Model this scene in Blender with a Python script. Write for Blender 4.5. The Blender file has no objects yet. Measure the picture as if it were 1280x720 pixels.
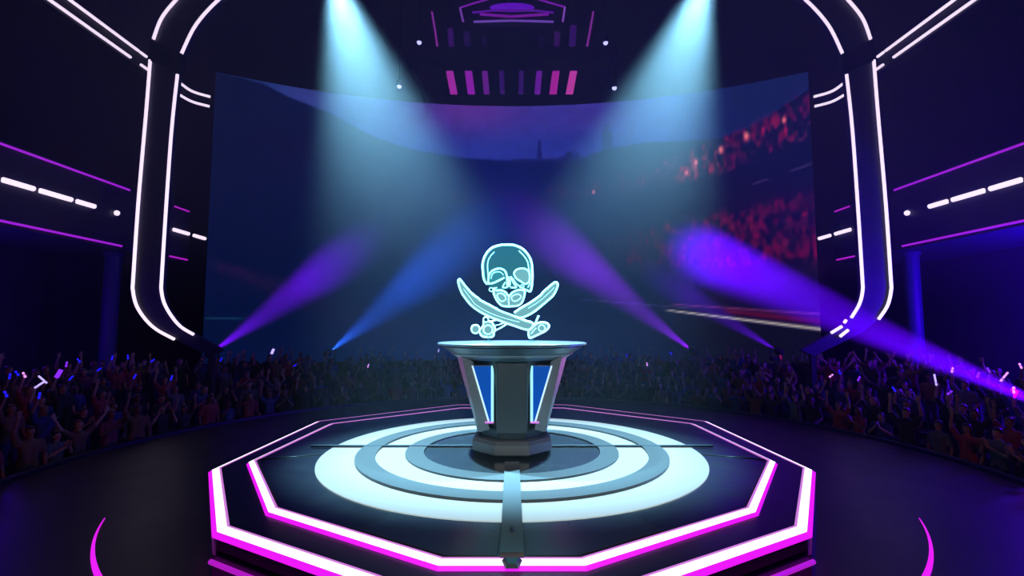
import bpy, bmesh, math, random
import numpy as np
from mathutils import Vector, Matrix, Quaternion

S = bpy.context.scene
C = S.collection
PI = math.pi
random.seed(7)

# ------------------------------------------------------------------ camera
CAMZ = 2.8                      # the eye is 2.8 m above the arena floor
FPX = 620.0                     # focal length for a 1280 wide frame
PITCH = math.atan(50 / FPX)
cam_d = bpy.data.cameras.new('camera')
cam = bpy.data.objects.new('camera', cam_d); C.objects.link(cam)
cam.location = (0, 0, CAMZ)
cam.rotation_euler = (PI / 2 + PITCH, 0, 0)
cam_d.sensor_width = 36.0
cam_d.lens = FPX / 1280 * 36.0
cam_d.clip_end = 200
S.camera = cam

def U(x, y, Y):
    """the place at depth Y seen at a point of the 1280x720 photograph"""
    dx = (x - 640) / FPX; dy = (360 - y) / FPX
    f = math.cos(PITCH) - dy * math.sin(PITCH); up = math.sin(PITCH) + dy * math.cos(PITCH)
    s = Y / f
    return Vector((dx * s, Y, CAMZ + up * s))

def lin(c):
    return tuple(((v / 255) / 12.92 if v / 255 <= 0.04045 else ((v / 255 + 0.055) / 1.055) ** 2.4) for v in c)

# ------------------------------------------------------------------ world, exposure, light
S.view_settings.view_transform = 'Standard'
S.view_settings.look = 'None'
S.view_settings.exposure = 0.0
S.view_settings.gamma = 1.0
S.view_settings.use_curve_mapping = False
cy = S.cycles
cy.use_denoising = True
cy.max_bounces = 5; cy.diffuse_bounces = 2; cy.glossy_bounces = 3; cy.transmission_bounces = 3
cy.transparent_max_bounces = 8; cy.volume_bounces = 0
cy.sample_clamp_indirect = 4.0
cy.use_light_tree = True
cy.volume_step_rate = 0.5; cy.volume_max_steps = 128
HZ = (3.2, 9.0, 0.0011, 0.0128)      # the haze hangs thicker under the ceiling: heights, densities
w = bpy.data.worlds.new('world'); S.world = w; w.use_nodes = True
w.node_tree.nodes['Background'].inputs[0].default_value = (0.05, 0.04, 0.3, 1)
w.node_tree.nodes['Background'].inputs[1].default_value = 0.01

def lamp(name, kind, loc, color, energy, target=None, size=None, blend=0.3, radius=0.05):
    d = bpy.data.lights.new(name, kind); d.color = color; d.energy = energy
    if kind in ('SPOT', 'POINT'): d.shadow_soft_size = radius
    if kind == 'SPOT':
        d.spot_size = math.radians(size); d.spot_blend = blend
    o = bpy.data.objects.new(name, d); C.objects.link(o); o.location = loc
    if target is not None:
        o.rotation_euler = (Vector(target) - Vector(loc)).to_track_quat('-Z', 'Y').to_euler()
    return o

CEN = Vector((0, 8.3, 0.8))      # middle of the stage disc
# two white-cyan spotlights high over the stage
lamp('stage_spotlight_lamp', 'SPOT', U(414, -40, 8.8), (0.23, 0.61, 0.88), 78000, (-0.75, 8.3, 0.8), 39, 0.85, 0.12)
lamp('stage_spotlight_lamp', 'SPOT', U(886, -40, 8.8), (0.23, 0.61, 0.88), 66000, (0.75, 8.3, 0.8), 39, 0.85, 0.12)
# coloured beams rising out of the crowd: (source, aim, colour, power, full angle)
BEAMS = [
    (U(268, 438, 20.5), U(385, 356, 23.6), (0.15, 0.0, 1.0), 2300, 24, 'violet'),
    (U(414, 438, 22.6), U(520, 355, 25.0), (0.02, 0.12, 1.0), 1500, 30, 'blue'),
    (U(862, 436, 21.9), U(745, 345, 24.6), (0.23, 0.0, 1.0), 1800, 23, 'purple'),
    (U(968, 436, 21.3), U(886, 386, 23.5), (0.14, 0.0, 1.0), 1300, 20, 'violet blue'),
    (U(1345, 524, 10.5), U(905, 332, 22.5), (0.11, 0.0, 1.0), 20000, 13, 'deep violet'),
]
for a, b, c, e, sz, nm in BEAMS:
    lamp('beam_lamp', 'SPOT', a, c, e * 150, b, sz, 1.0, 0.06)
# added unseen blue fill: right stand, left side, and dim over the crowd
lamp('added_wash_lamp', 'POINT', (17.0, 13.5, 3.2), (0.06, 0.0, 1.0), 4200, radius=0.4)
lamp('added_wash_lamp', 'POINT', (-16.4, 15.0, 2.9), (0.08, 0.0, 1.0), 220, radius=0.4)
lamp('added_wash_lamp', 'POINT', (0, 21.0, 6.5), (0.0, 0.05, 1.0), 260, radius=0.5)
# unseen lamps added: white key for stage, red for crowd, magenta for podium
lamp('added_front_key_lamp', 'SPOT', (0, -3.2, 6.2), (0.85, 0.88, 0.82), 1800, (0, 8.0, 0.8), 27, 0.3, 0.3)
lamp('added_crowd_wash_lamp', 'SPOT', (-4.0, -3.2, 5.0), (1.0, 0.10, 0.16), 330, (-10.5, 13.0, 0.8), 34, 1.0, 0.3)
lamp('added_crowd_wash_lamp', 'SPOT', (4.0, -3.2, 5.0), (1.0, 0.14, 0.14), 420, (10.5, 13.0, 0.8), 34, 1.0, 0.3)
lamp('added_side_lamp', 'SPOT', (-6.5, 10.4, 4.2), (1.0, 0.10, 0.75), 5500, (0, 8.3, 2.05), 12, 0.6, 0.15)
lamp('added_side_lamp', 'SPOT', (6.5, 9.0, 4.2), (1.0, 0.30, 0.85), 5000, (0, 8.3, 2.05), 12, 0.6, 0.15)

# ------------------------------------------------------------------ materials
def mat(name, col, rough=0.5, metal=0.0, emit=None, es=1.0, noise=0.0, nscale=8.0, spec=0.5, rnoise=0.0, alpha=None, bump=0.0):
    m = bpy.data.materials.new(name); m.use_nodes = True
    nt = m.node_tree; b = nt.nodes['Principled BSDF']
    b.inputs['Base Color'].default_value = (*col, 1); b.inputs['Roughness'].default_value = rough
    b.inputs['Metallic'].default_value = metal
    b.inputs['Specular IOR Level'].default_value = spec
    if noise or rnoise or bump:
        tc = nt.nodes.new('ShaderNodeTexCoord'); n = nt.nodes.new('ShaderNodeTexNoise')
        n.inputs['Scale'].default_value = nscale; n.inputs['Detail'].default_value = 4
        nt.links.new(tc.outputs['Object'], n.inputs['Vector'])
        if noise:
            r = nt.nodes.new('ShaderNodeMapRange'); r.inputs['To Min'].default_value = 1 - noise; r.inputs['To Max'].default_value = 1 + noise
            mx = nt.nodes.new('ShaderNodeVectorMath'); mx.operation = 'SCALE'; mx.inputs[0].default_value = col
            nt.links.new(n.outputs['Fac'], r.inputs['Value']); nt.links.new(r.outputs[0], mx.inputs['Scale'])
            nt.links.new(mx.outputs[0], b.inputs['Base Color'])
        if rnoise:
            r = nt.nodes.new('ShaderNodeMapRange'); r.inputs['To Min'].default_value = max(0, rough - rnoise); r.inputs['To Max'].default_value = rough + rnoise
            nt.links.new(n.outputs['Fac'], r.inputs['Value']); nt.links.new(r.outputs[0], b.inputs['Roughness'])
        if bump:
            bp = nt.nodes.new('ShaderNodeBump'); bp.inputs['Strength'].default_value = bump; bp.inputs['Distance'].default_value = 0.02
            nt.links.new(n.outputs['Fac'], bp.inputs['Height']); nt.links.new(bp.outputs[0], b.inputs['Normal'])
    if emit is not None:
        b.inputs['Emission Color'].default_value = (*emit, 1); b.inputs['Emission Strength'].default_value = es
        m.cycles.emission_sampling = 'NONE'
    if alpha is not None:
        b.inputs['Alpha'].default_value = alpha
    return m

M = {}
M['black'] = mat('matt_black_paint', (0.006, 0.006, 0.012), 0.75, noise=0.4, nscale=3)
M['wall'] = mat('dark_wall', (0.010, 0.009, 0.020), 0.85, noise=0.4, nscale=0.7)
M['navy'] = mat('navy_panel', (0.010, 0.008, 0.045), 0.6, noise=0.3, nscale=1.5)
M['floor'] = mat('arena_floor', (0.008, 0.008, 0.016), 0.5, noise=0.4, nscale=2)
M['deck'] = mat('black_gloss_deck', (0.005, 0.005, 0.012), 0.38, noise=0.3, nscale=1.2, rnoise=0.08)
M['tier'] = mat('black_gloss_tier', (0.007, 0.006, 0.022), 0.3, noise=0.3, nscale=1.5, rnoise=0.05)
M['stage'] = mat('dark_stage_vinyl', (0.008, 0.0085, 0.010), 0.32, noise=0.12, nscale=2.5, rnoise=0.08)
M['stage2'] = mat('slate_stage_vinyl', (0.020, 0.021, 0.023), 0.30, noise=0.1, nscale=2.5, rnoise=0.08)
M['white'] = mat('white_stage_panel_added_glow', (0.075, 0.072, 0.07), 0.45, emit=(0.38, 0.47, 0.47), es=1.0)  # own glow added so the rings come out whiter
M['grey'] = mat('grey_stage_ring', (0.034, 0.030, 0.027), 0.4, noise=0.08, nscale=4)
M['grey2'] = mat('mid_grey_stage_disc', (0.013, 0.013, 0.014), 0.25, noise=0.12, nscale=3, rnoise=0.08)
M['strip'] = mat('pale_grey_walkway', (0.050, 0.048, 0.047), 0.35, noise=0.05, nscale=5)
M['gap'] = mat('dark_joint', (0.01, 0.012, 0.015), 0.6)
M['metal'] = mat('brushed_grey_metal', (0.17, 0.18, 0.19), 0.36, metal=0.25, noise=0.08, nscale=6, rnoise=0.06)
M['metal_d'] = mat('dark_grey_metal', (0.042, 0.062, 0.072), 0.36, metal=0.25, noise=0.08, nscale=6, rnoise=0.06)
M['fin'] = mat('satin_fin_metal', (0.22, 0.20, 0.23), 0.3, metal=0.3, noise=0.06, nscale=6)
M['top'] = mat('smooth_grey_tabletop', (0.060, 0.055, 0.062), 0.35, metal=0.2, noise=0.05, nscale=5)
M['led'] = mat('white_lilac_light', (0.8, 0.75, 0.8), 0.4, emit=(1.0, 0.82, 1.0), es=1.15)
M['led2'] = mat('white_stage_light', (0.8, 0.75, 0.8), 0.4, emit=(1.0, 0.90, 1.0), es=1.5)
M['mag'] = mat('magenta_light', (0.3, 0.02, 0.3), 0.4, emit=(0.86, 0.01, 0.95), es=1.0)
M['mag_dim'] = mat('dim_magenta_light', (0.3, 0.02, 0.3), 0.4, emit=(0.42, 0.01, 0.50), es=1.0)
M['pink'] = mat('pink_light', (0.3, 0.05, 0.3), 0.4, emit=(0.62, 0.20, 0.66), es=1.0)
M['purp'] = mat('purple_light', (0.2, 0.02, 0.3), 0.4, emit=(0.34, 0.012, 0.62), es=1.0)
M['cyan'] = mat('cyan_light', (0.2, 0.6, 0.6), 0.4, emit=(0.35, 0.92, 1.0), es=1.1)
M['paleled'] = mat('pale_cyan_light', (0.4, 0.6, 0.6), 0.4, emit=(0.60, 0.85, 1.0), es=0.9)
M['neon'] = mat('neon_tube_glow', (0.3, 0.8, 0.8), 0.3, emit=(0.50, 0.95, 1.0), es=1.15)
M['bluewin'] = mat('blue_lit_panel', (0.0, 0.05, 0.3), 0.15, emit=(0.002, 0.045, 0.24), es=1.0, noise=0.2, nscale=3)
M['lens'] = mat('lit_lamp_lens', (0.5, 0.5, 1), 0.2, emit=(0.55, 0.55, 1.0), es=1.5)

def trans_mat(name, col, alpha, es):
    m = bpy.data.materials.new(name); m.use_nodes = True
    nt = m.node_tree; nt.nodes.clear()
    o = nt.nodes.new('ShaderNodeOutputMaterial'); t = nt.nodes.new('ShaderNodeBsdfTransparent')
    e = nt.nodes.new('ShaderNodeEmission'); e.inputs[0].default_value = (*col, 1); e.inputs[1].default_value = es
    mx = nt.nodes.new('ShaderNodeMixShader'); mx.inputs[0].default_value = alpha
    nt.links.new(t.outputs[0], mx.inputs[1]); nt.links.new(e.outputs[0], mx.inputs[2]); nt.links.new(mx.outputs[0], o.inputs[0])
    m.cycles.emission_sampling = 'NONE'
    return m
M['acr'] = trans_mat('glowing_clear_acrylic', (0.05, 0.42, 0.50), 0.22, 1.0)
M['acr2'] = trans_mat('bright_glowing_acrylic', (0.22, 0.58, 0.64), 0.5, 1.0)

# ------------------------------------------------------------------ helpers
def link(name, me, m=None, parent=None):
    o = bpy.data.objects.new(name, me); C.objects.link(o)
    if m is not None: me.materials.append(m)
    if parent is not None: o.parent = parent
    return o
def from_bm(name, bm, m, parent=None, smooth=False):
    bmesh.ops.recalc_face_normals(bm, faces=bm.faces)
    me = bpy.data.meshes.new(name); bm.to_mesh(me); bm.free()
    if smooth:
        for p in me.polygons: p.use_smooth = True
    return link(name, me, m, parent)
def thing(name, label, cat, group=None, loc=(0, 0, 0), rz=0.0):
    o = bpy.data.objects.new(name, None); C.objects.link(o); o.location = loc; o.rotation_euler = (0, 0, rz)
    return tag(o, label, cat, group)
def tag(o, label, cat, group=None, kind=None):
    if label: o['label'] = label
    if cat: o['category'] = cat
    if group: o['group'] = group
    if kind: o['kind'] = kind
    return o
def box_bm(bm, lo, hi):
    x0, y0, z0 = lo; x1, y1, z1 = hi
    v = [bm.verts.new(p) for p in [(x0,y0,z0),(x1,y0,z0),(x1,y1,z0),(x0,y1,z0),(x0,y0,z1),(x1,y0,z1),(x1,y1,z1),(x0,y1,z1)]]
    for f in [(0,3,2,1),(4,5,6,7),(0,1,5,4),(1,2,6,5),(2,3,7,6),(3,0,4,7)]: bm.faces.new([v[i] for i in f])
def box(name, lo, hi, m, parent=None, bevel=0.0):
    bm = bmesh.new(); box_bm(bm, lo, hi)
    if bevel: bmesh.ops.bevel(bm, geom=bm.edges[:], offset=bevel, segments=2, affect='EDGES', profile=0.5)
    return from_bm(name, bm, m, parent)
def prism_bm(bm, lower, upper):
    """solid between two loops with the same number of 3D points"""
    n = len(lower)
    a = [bm.verts.new(p) for p in lower]; b = [bm.verts.new(p) for p in upper]
    bm.faces.new(a[::-1]); bm.faces.new(b)
    for i in range(n):
        j = (i + 1) % n; bm.faces.new([a[i], a[j], b[j], b[i]])
def prism(name, lower, upper, m, parent=None, bevel=0):
    bm = bmesh.new(); prism_bm(bm, lower, upper)
    if bevel: bmesh.ops.bevel(bm, geom=bm.edges[:], offset=bevel, segments=2, affect='EDGES', profile=0.5)
    return from_bm(name, bm, m, parent)
def band_bm(bm, inner, outer, closed=True, h=None):
    """sheet between two rails; with h a solid: h is how far down it goes"""
    n = len(inner)
    a = [bm.verts.new(p) for p in inner]; b = [bm.verts.new(p) for p in outer]
    if h:
        c = [bm.verts.new((p[0], p[1], p[2] - h)) for p in inner]; d = [bm.verts.new((p[0], p[1], p[2] - h)) for p in outer]
    for i in range(n if closed else n - 1):
        j = (i + 1) % n
        bm.faces.new([a[i], a[j], b[j], b[i]])
        if h:
            bm.faces.new([c[j], c[i], d[i], d[j]]); bm.faces.new([b[i], b[j], d[j], d[i]]); bm.faces.new([a[j], a[i], c[i], c[j]])
    if h and not closed:
        for i in (0, n - 1): bm.faces.new([a[i], b[i], d[i], c[i]])
def tube_bm(bm, pts, r, seg=8, closed=False):
    pts = [Vector(p) for p in pts]; n = len(pts); rings = []
    up0 = None
    for i, p in enumerate(pts):
        if closed: t = pts[(i + 1) % n] - pts[i - 1]
        else: t = pts[min(i + 1, n - 1)] - pts[max(i - 1, 0)]
        t.normalize()
        if up0 is None:
            up0 = Vector((0, 1, 0)) if abs(t.y) < 0.9 else Vector((1, 0, 0))
        u = (up0 - t * up0.dot(t)).normalized(); up0 = u; v = t.cross(u)
        rr = r[i] if isinstance(r, (list, tuple)) else r
        rings.append([bm.verts.new(p + (u * math.cos(2*PI*k/seg) + v * math.sin(2*PI*k/seg)) * rr) for k in range(seg)])
    for i in range(n if closed else n - 1):
        A = rings[i]; B = rings[(i + 1) % n]
        for k in range(seg):
            bm.faces.new([A[k], A[(k+1) % seg], B[(k+1) % seg], B[k]])
    if not closed:
        bm.faces.new(rings[0][::-1]); bm.faces.new(rings[-1])
def tube(name, pts, r, m, parent=None, seg=8, closed=False):
    bm = bmesh.new(); tube_bm(bm, pts, r, seg, closed)
    return from_bm(name, bm, m, parent, smooth=True)
def spline(pts, n=6, closed=False):
    """Catmull-Rom through the points"""
    P = [Vector(p) for p in pts]; out = []; N = len(P)
    rng = range(N if closed else N - 1)
    for i in rng:
        if closed: p0, p1, p2, p3 = P[i-1], P[i], P[(i+1) % N], P[(i+2) % N]
        else: p0, p1, p2, p3 = P[max(i-1, 0)], P[i], P[i+1], P[min(i+2, N-1)]
        for k in range(n):
            t = k / n
            out.append(0.5 * ((2*p1) + (p2-p0)*t + (2*p0-5*p1+4*p2-p3)*t*t + (3*p1-p0-3*p2+p3)*t**3))
    if not closed: out.append(P[-1])
    return out
def lathe(name, prof, m, parent=None, seg=64, cx=0, cyy=0, rot=0.0, smooth=False):
    bm = bmesh.new(); rings = []
    for r, z in prof:
        rings.append([bm.verts.new((cx + r*math.cos(2*PI*k/seg + rot), cyy + r*math.sin(2*PI*k/seg + rot), z)) for k in range(seg)])
    for A, B in zip(rings[:-1], rings[1:]):
        for k in range(seg): bm.faces.new([A[k], A[(k+1) % seg], B[(k+1) % seg], B[k]])
    bm.faces.new(rings[0][::-1]); bm.faces.new(rings[-1])
    return from_bm(name, bm, m, parent, smooth)
def offset(poly, d):
    """grow a counter-clockwise convex polygon by d"""
    n = len(poly); out = []
    for i in range(n):
        p0 = Vector(poly[i-1]); p1 = Vector(poly[i]); p2 = Vector(poly[(i+1) % n])
        e1 = (p1-p0).normalized(); e2 = (p2-p1).normalized()
        n1 = Vector((e1.y, -e1.x)); n2 = Vector((e2.y, -e2.x))
        b = (n1+n2).normalized()
        out.append(p1 + b * (d / b.dot(n1)))
    return out

# ------------------------------------------------------------------ the room
def struct(name, lo, hi, m):
    return tag(box(name, lo, hi, m), None, None, None, 'structure')
RX, RY0, RY1, RZ = 19.0, -4.0, 32.0, 26.0
struct('floor', (-RX, RY0, -1.26), (RX, RY1, -0.96), M['floor'])
struct('ceiling', (-RX, RY0, RZ), (RX, RY1, RZ + 0.3), M['wall'])
struct('wall_left', (-RX - 0.3, RY0, -1.26), (-RX, RY1, RZ + 0.3), M['wall'])
struct('wall_right', (RX, RY0, -1.26), (RX + 0.3, RY1, RZ + 0.3), M['wall'])
struct('wall_back', (-RX - 0.3, RY1, -1.26), (RX + 0.3, RY1 + 0.3, RZ + 0.3), M['wall'])
struct('wall_front', (-RX - 0.3, RY0 - 0.3, -1.26), (RX + 0.3, RY0, RZ + 0.3), M['wall'])

# haze in the air of the hall
bm = bmesh.new(); box_bm(bm, (-RX + .02, RY0 + .02, -0.95), (RX - .02, RY1 - .02, RZ - .02))
hz = bpy.data.materials.new('thin_stage_haze'); hz.use_nodes = True
nt = hz.node_tree; nt.nodes.clear()
o_ = nt.nodes.new('ShaderNodeOutputMaterial'); v_ = nt.nodes.new('ShaderNodeVolumeScatter')
v_.inputs['Color'].default_value = (1, 1, 1, 1); v_.inputs['Density'].default_value = 0.028; v_.inputs['Anisotropy'].default_value = 0.0
tc = nt.nodes.new('ShaderNodeTexCoord'); sx = nt.nodes.new('ShaderNodeSeparateXYZ'); mr = nt.nodes.new('ShaderNodeMapRange')
mr.interpolation_type = 'SMOOTHSTEP'
mr.inputs['From Min'].default_value = HZ[0]; mr.inputs['From Max'].default_value = HZ[1]; mr.inputs['To Min'].default_value = HZ[2]; mr.inputs['To Max'].default_value = HZ[3]
nt.links.new(tc.outputs['Object'], sx.inputs[0]); nt.links.new(sx.outputs['Z'], mr.inputs['Value']); nt.links.new(mr.outputs[0], v_.inputs['Density'])
nt.links.new(v_.outputs[0], o_.inputs['Volume'])
haze = from_bm('haze', bm, hz)
tag(haze, 'thin stage haze filling the hall and showing the light beams', 'haze', None, 'stuff')

# ------------------------------------------------------------------ round deck under the stage, in a pit of low terraces
DC = (0.0, 10.84)
STEP_R, STEP_W, STEP_H = 9.47, 0.78, 0.18
def ground(x, y):
    """height of the crowd's ground at a place: terraces rise from the deck outwards"""
    k = int((math.hypot(x - DC[0], y - DC[1]) - STEP_R)/STEP_W)
    return -0.96 + STEP_H*max(0, min(k, 5))
for k in range(1, 6):
    r0 = STEP_R + STEP_W*k
    bm = bmesh.new(); n_ = 160; zt_ = -0.96 + STEP_H*k
    ts = [2*PI*i/n_ for i in range(n_)]
    ri = [(DC[0] + r0*math.cos(t), DC[1] + r0*math.sin(t), zt_) for t in ts]
    if k < 5:
        ro = [(DC[0] + (r0 + STEP_W + 0.01)*math.cos(t), DC[1] + (r0 + STEP_W + 0.01)*math.sin(t), zt_) for t in ts]
    else:      # the last one reaches to the walls of the hall
        ro = []
        for t in ts:
            c, s_ = math.cos(t), math.sin(t)
            m_ = min((RX - 0.02)/abs(c) if abs(c) > 1e-6 else 1e9, ((RY1 - 0.02 - DC[1])/s_ if s_ > 1e-6 else 1e9), ((RY0 + 0.02 - DC[1])/s_ if s_ < -1e-6 else 1e9))
            ro.append((DC[0] + m_*c, DC[1] + m_*s_, zt_))
    band_bm(bm, ri, ro, True, STEP_H*k - 0.002)
    t_ = from_bm('floor_terrace', bm, M['floor']); tag(t_, None, None, None, 'structure')
deck = thing('round_deck', 'large round glossy black deck around the stage, edged by the crowd', 'stage deck', loc=(DC[0], DC[1], 0))
lathe('deck_surface', [(9.3, -0.95), (9.3, -0.02), (9.26, 0.0), (0.5, 0.0)], M['deck'], deck, 128)
M['curb'] = mat('dark_blue_curb', (0.012, 0.012, 0.05), 0.4, noise=0.2)
bm = bmesh.new()
band_bm(bm, [(9.32*math.cos(a), 9.32*math.sin(a), 0.06) for a in np.linspace(0, 2*PI, 129)[:-1]],
            [(9.46*math.cos(a), 9.46*math.sin(a), 0.06) for a in np.linspace(0, 2*PI, 129)[:-1]], True, 1.01)
from_bm('curb', bm, M['curb'], deck)
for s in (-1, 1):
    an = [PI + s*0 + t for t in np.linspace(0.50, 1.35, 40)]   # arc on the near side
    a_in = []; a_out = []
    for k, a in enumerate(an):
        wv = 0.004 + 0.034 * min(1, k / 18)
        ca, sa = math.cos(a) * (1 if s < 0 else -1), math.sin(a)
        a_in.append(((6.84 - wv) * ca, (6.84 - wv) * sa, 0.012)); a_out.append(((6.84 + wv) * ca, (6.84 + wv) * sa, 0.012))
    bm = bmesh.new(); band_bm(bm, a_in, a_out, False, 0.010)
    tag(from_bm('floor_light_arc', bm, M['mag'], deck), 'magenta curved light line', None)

# ------------------------------------------------------------------ the ten-sided stage
stage = thing('stage', 'ten-sided low black stage edged with white and magenta light lines', 'stage', loc=(0, 0, 0))
half_i = [(0.63, -3.88), (2.69, -2.64), (3.99, -0.60), (3.86, 2.36), (1.32, 4.45)]
half_o = [(0.80, -4.28), (3.03, -3.02), (4.42, -0.80), (4.36, 2.96), (1.50, 5.36)]
def full(half):
    r = [(x, y + 8.3) for x, y in half]; l = [(-x, y + 8.3) for x, y in half]
    return r + l[::-1]
PI_, PO_ = full(half_i), full(half_o)
def ring3(poly, z): return [(p[0], p[1], z) for p in poly]
def slab(name, poly, z0, z1, m, parent):
    return prism(name, ring3(poly, z0), ring3(poly, z1), m, parent)
ZT, ZO, ZP = 0.80, 0.74, 0.50
slab('lower_tier', offset(PO_, 0.03), 0.012, ZP, M['tier'], stage)
def tier_body(name, poly, z0, z1, m):
    bm = bmesh.new()
    prism_bm(bm, ring3(poly, z0), ring3(poly, z1 - 0.060))
    prism_bm(bm, ring3(offset(poly, -0.115), z1 - 0.058), ring3(offset(poly, -0.115), z1))
    return from_bm(name, bm, m, stage)
tier_body('outer_tier', PO_, ZP, ZO, M['tier'])
tier_body('inner_tier', PI_, ZO, ZT - 0.004, M['stage'])
def rail(name, poly, z0, z1, d0, d1, m, label):
    bm = bmesh.new()
    band_bm(bm, ring3(offset(poly, d0), z0), ring3(offset(poly, d1), z1), True, 0.015)
    from_bm(name, bm, m, stage)['label'] = label
# lit edge of each tier: a thin pink lip, a white slanting strip, a magenta strip below it
for nm, poly, z in (('inner', PI_, ZT), ('outer', PO_, ZO)):
    wd = 0.072 if nm == 'inner' else 0.092
    rail(nm + '_edge_lip', poly, z + 0.003, z + 0.003, -wd - 0.022, -wd + 0.004, M['pink'], 'thin pink lip round the %s tier' % nm)
    rail(nm + '_edge_light', poly, z + 0.002, z - 0.024, -wd, 0.0, M['led2'], 'white light line round the %s tier' % nm)
    rail(nm + '_edge_glow', poly, z - 0.026, z - 0.056, 0.0, 0.028 if nm == 'inner' else 0.045, M['mag'], 'magenta light line round the %s tier' % nm)
# dim magenta glowing tubes along the slanting front risers
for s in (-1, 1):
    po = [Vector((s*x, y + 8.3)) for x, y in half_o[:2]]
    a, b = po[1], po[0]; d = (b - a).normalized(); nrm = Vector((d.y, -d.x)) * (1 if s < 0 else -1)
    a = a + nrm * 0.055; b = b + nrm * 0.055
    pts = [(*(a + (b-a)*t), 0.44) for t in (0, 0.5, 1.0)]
    tube('riser_tube', pts, 0.025, M['mag_dim'], stage, 8)
# the disc
CX, CY = 0.0, 8.3
def disc(name, r0, r1, z, m, a0=0, a1=2*PI, h=0.02, seg=96, parent=stage):
    full_c = abs(a1 - a0 - 2*PI) < 1e-6
    ts = np.linspace(a0, a1, seg + 1); ts = ts[:-1] if full_c else ts
    bm = bmesh.new()
    band_bm(bm, [(CX + r0*math.cos(t), CY + r0*math.sin(t), z) for t in ts], [(CX + r1*math.cos(t), CY + r1*math.sin(t), z) for t in ts], full_c, h)
    return from_bm(name, bm, m, parent)
disc('outer_white_ring', 2.45, 3.00, ZT + 0.008, M['white'])
disc('raised_grey_ring', 2.16, 2.46, ZT + 0.045, M['grey'], h=0.05)
disc('inner_white_ring', 1.70, 2.17, ZT + 0.012, M['white'])
disc('inner_grey_ring', 1.42, 1.71, ZT + 0.040, M['grey'], h=0.045)
disc('centre_disc', 0.01, 1.43, ZT + 0.016, M['grey2'])
# joints across the disc and the pale strip to the front edge
for s in (-1, 1):
    box('joint_line', (s*0.6 if s > 0 else -3.35, CY + 0.14, ZT + 0.02), (3.35 if s > 0 else -0.6, CY + 0.20, ZT + 0.05), M['gap'], stage)
box('walkway_strip', (-0.105, CY - 3.80, ZT + 0.0), (0.105, CY - 0.85, ZT + 0.050), M['strip'], stage)
# lighter floor plates beside the walkway strip
def reach_of(poly, t):
    """how far the polygon's edge lies from the stage centre in direction t"""
    d = Vector((math.cos(t), math.sin(t))); best = 99.0
    for k in range(len(poly)):
        a = Vector(poly[k]) - Vector((CX, CY)); e = Vector(poly[(k+1) % len(poly)]) - Vector(poly[k])
        den = d.x*e.y - d.y*e.x
        if abs(den) < 1e-9: continue
        r_ = (a.x*e.y - a.y*e.x)/den; u = (a.x*d.y - a.y*d.x)/den
        if r_ > 0 and -1e-6 <= u <= 1.000001: best = min(best, r_)
    return best
PIN = offset(PI_, -0.13)
for s in (-1, 1):
    ts = np.linspace(-PI/2 + s*0.036, -PI/2 + s*0.44, 18)
    bm = bmesh.new()
    band_bm(bm, [(CX + 3.02*math.cos(t), CY + 3.02*math.sin(t), ZT + 0.003) for t in ts],
            [(CX + reach_of(PIN, t)*math.cos(t), CY + reach_of(PIN, t)*math.sin(t), ZT + 0.003) for t in ts], False, 0.012)
    from_bm('floor_plate', bm, M['stage2'], stage)
# thin seams from the disc out to the corners
for s in (-1, 1):
    tube('floor_seam', [(s*3.02, CY - 0.25, ZT + 0.002), (s*3.86, CY - 0.55, ZT + 0.002)], 0.008, M['grey'], stage, 6)
# small cable socket at the front of the strip
prism('socket', [(-0.055, CY - 3.99, ZT), (0.055, CY - 3.99, ZT), (0.09, CY - 3.84, ZT), (-0.09, CY - 3.84, ZT)],
      [(-0.035, CY - 3.98, ZT + 0.035), (0.035, CY - 3.98, ZT + 0.035), (0.06, CY - 3.86, ZT + 0.035), (-0.06, CY - 3.86, ZT + 0.035)], M['metal_d'], stage)
bm = bmesh.new(); bmesh.ops.create_uvsphere(bm, u_segments=12, v_segments=8, radius=0.03, matrix=Matrix.Translation((0, CY - 3.30, ZT + 0.055)) @ Matrix.Diagonal((0.7, 1.8, 0.8, 1)))
from_bm('floor_bolt', bm, M['metal_d'], stage, True)

# ------------------------------------------------------------------ podium
pod = thing('podium', 'grey metal podium with flared round top and blue lit windows', 'podium', loc=(0, CY, ZT + 0.05))
PZ = 0.85      # underside of the podium is 0.85 m above the floor
def L(z): return z - PZ
lathe('foot', [(0.62, 0.0), (0.68, 0.03), (0.68, 0.17), (0.63, 0.22), (0.52, 0.225)], M['metal'], pod, 8, rot=PI/8)
lathe('neck', [(0.50, 0.22), (0.52, 0.25), (0.54, 0.36), (0.57, 0.40)], M['metal_d'], pod, 8, rot=PI/8)
# tapered core, eight sided
def octo(r, z): return [(r*math.cos(PI/8 + k*PI/4), r*math.sin(PI/8 + k*PI/4), z) for k in range(8)]
prism('core', octo(0.50, 0.38), octo(0.74, 1.50), M['metal_d'], pod)
# straight column down the middle, front and back
for s in (-1, 1):
    y0, y1 = (-0.72, -0.30) if s < 0 else (0.30, 0.72)
    o = box('pilaster', (-0.235, y0, 0.36), (0.235, y1, 1.46), M['metal_d'], pod, 0.02)
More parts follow.
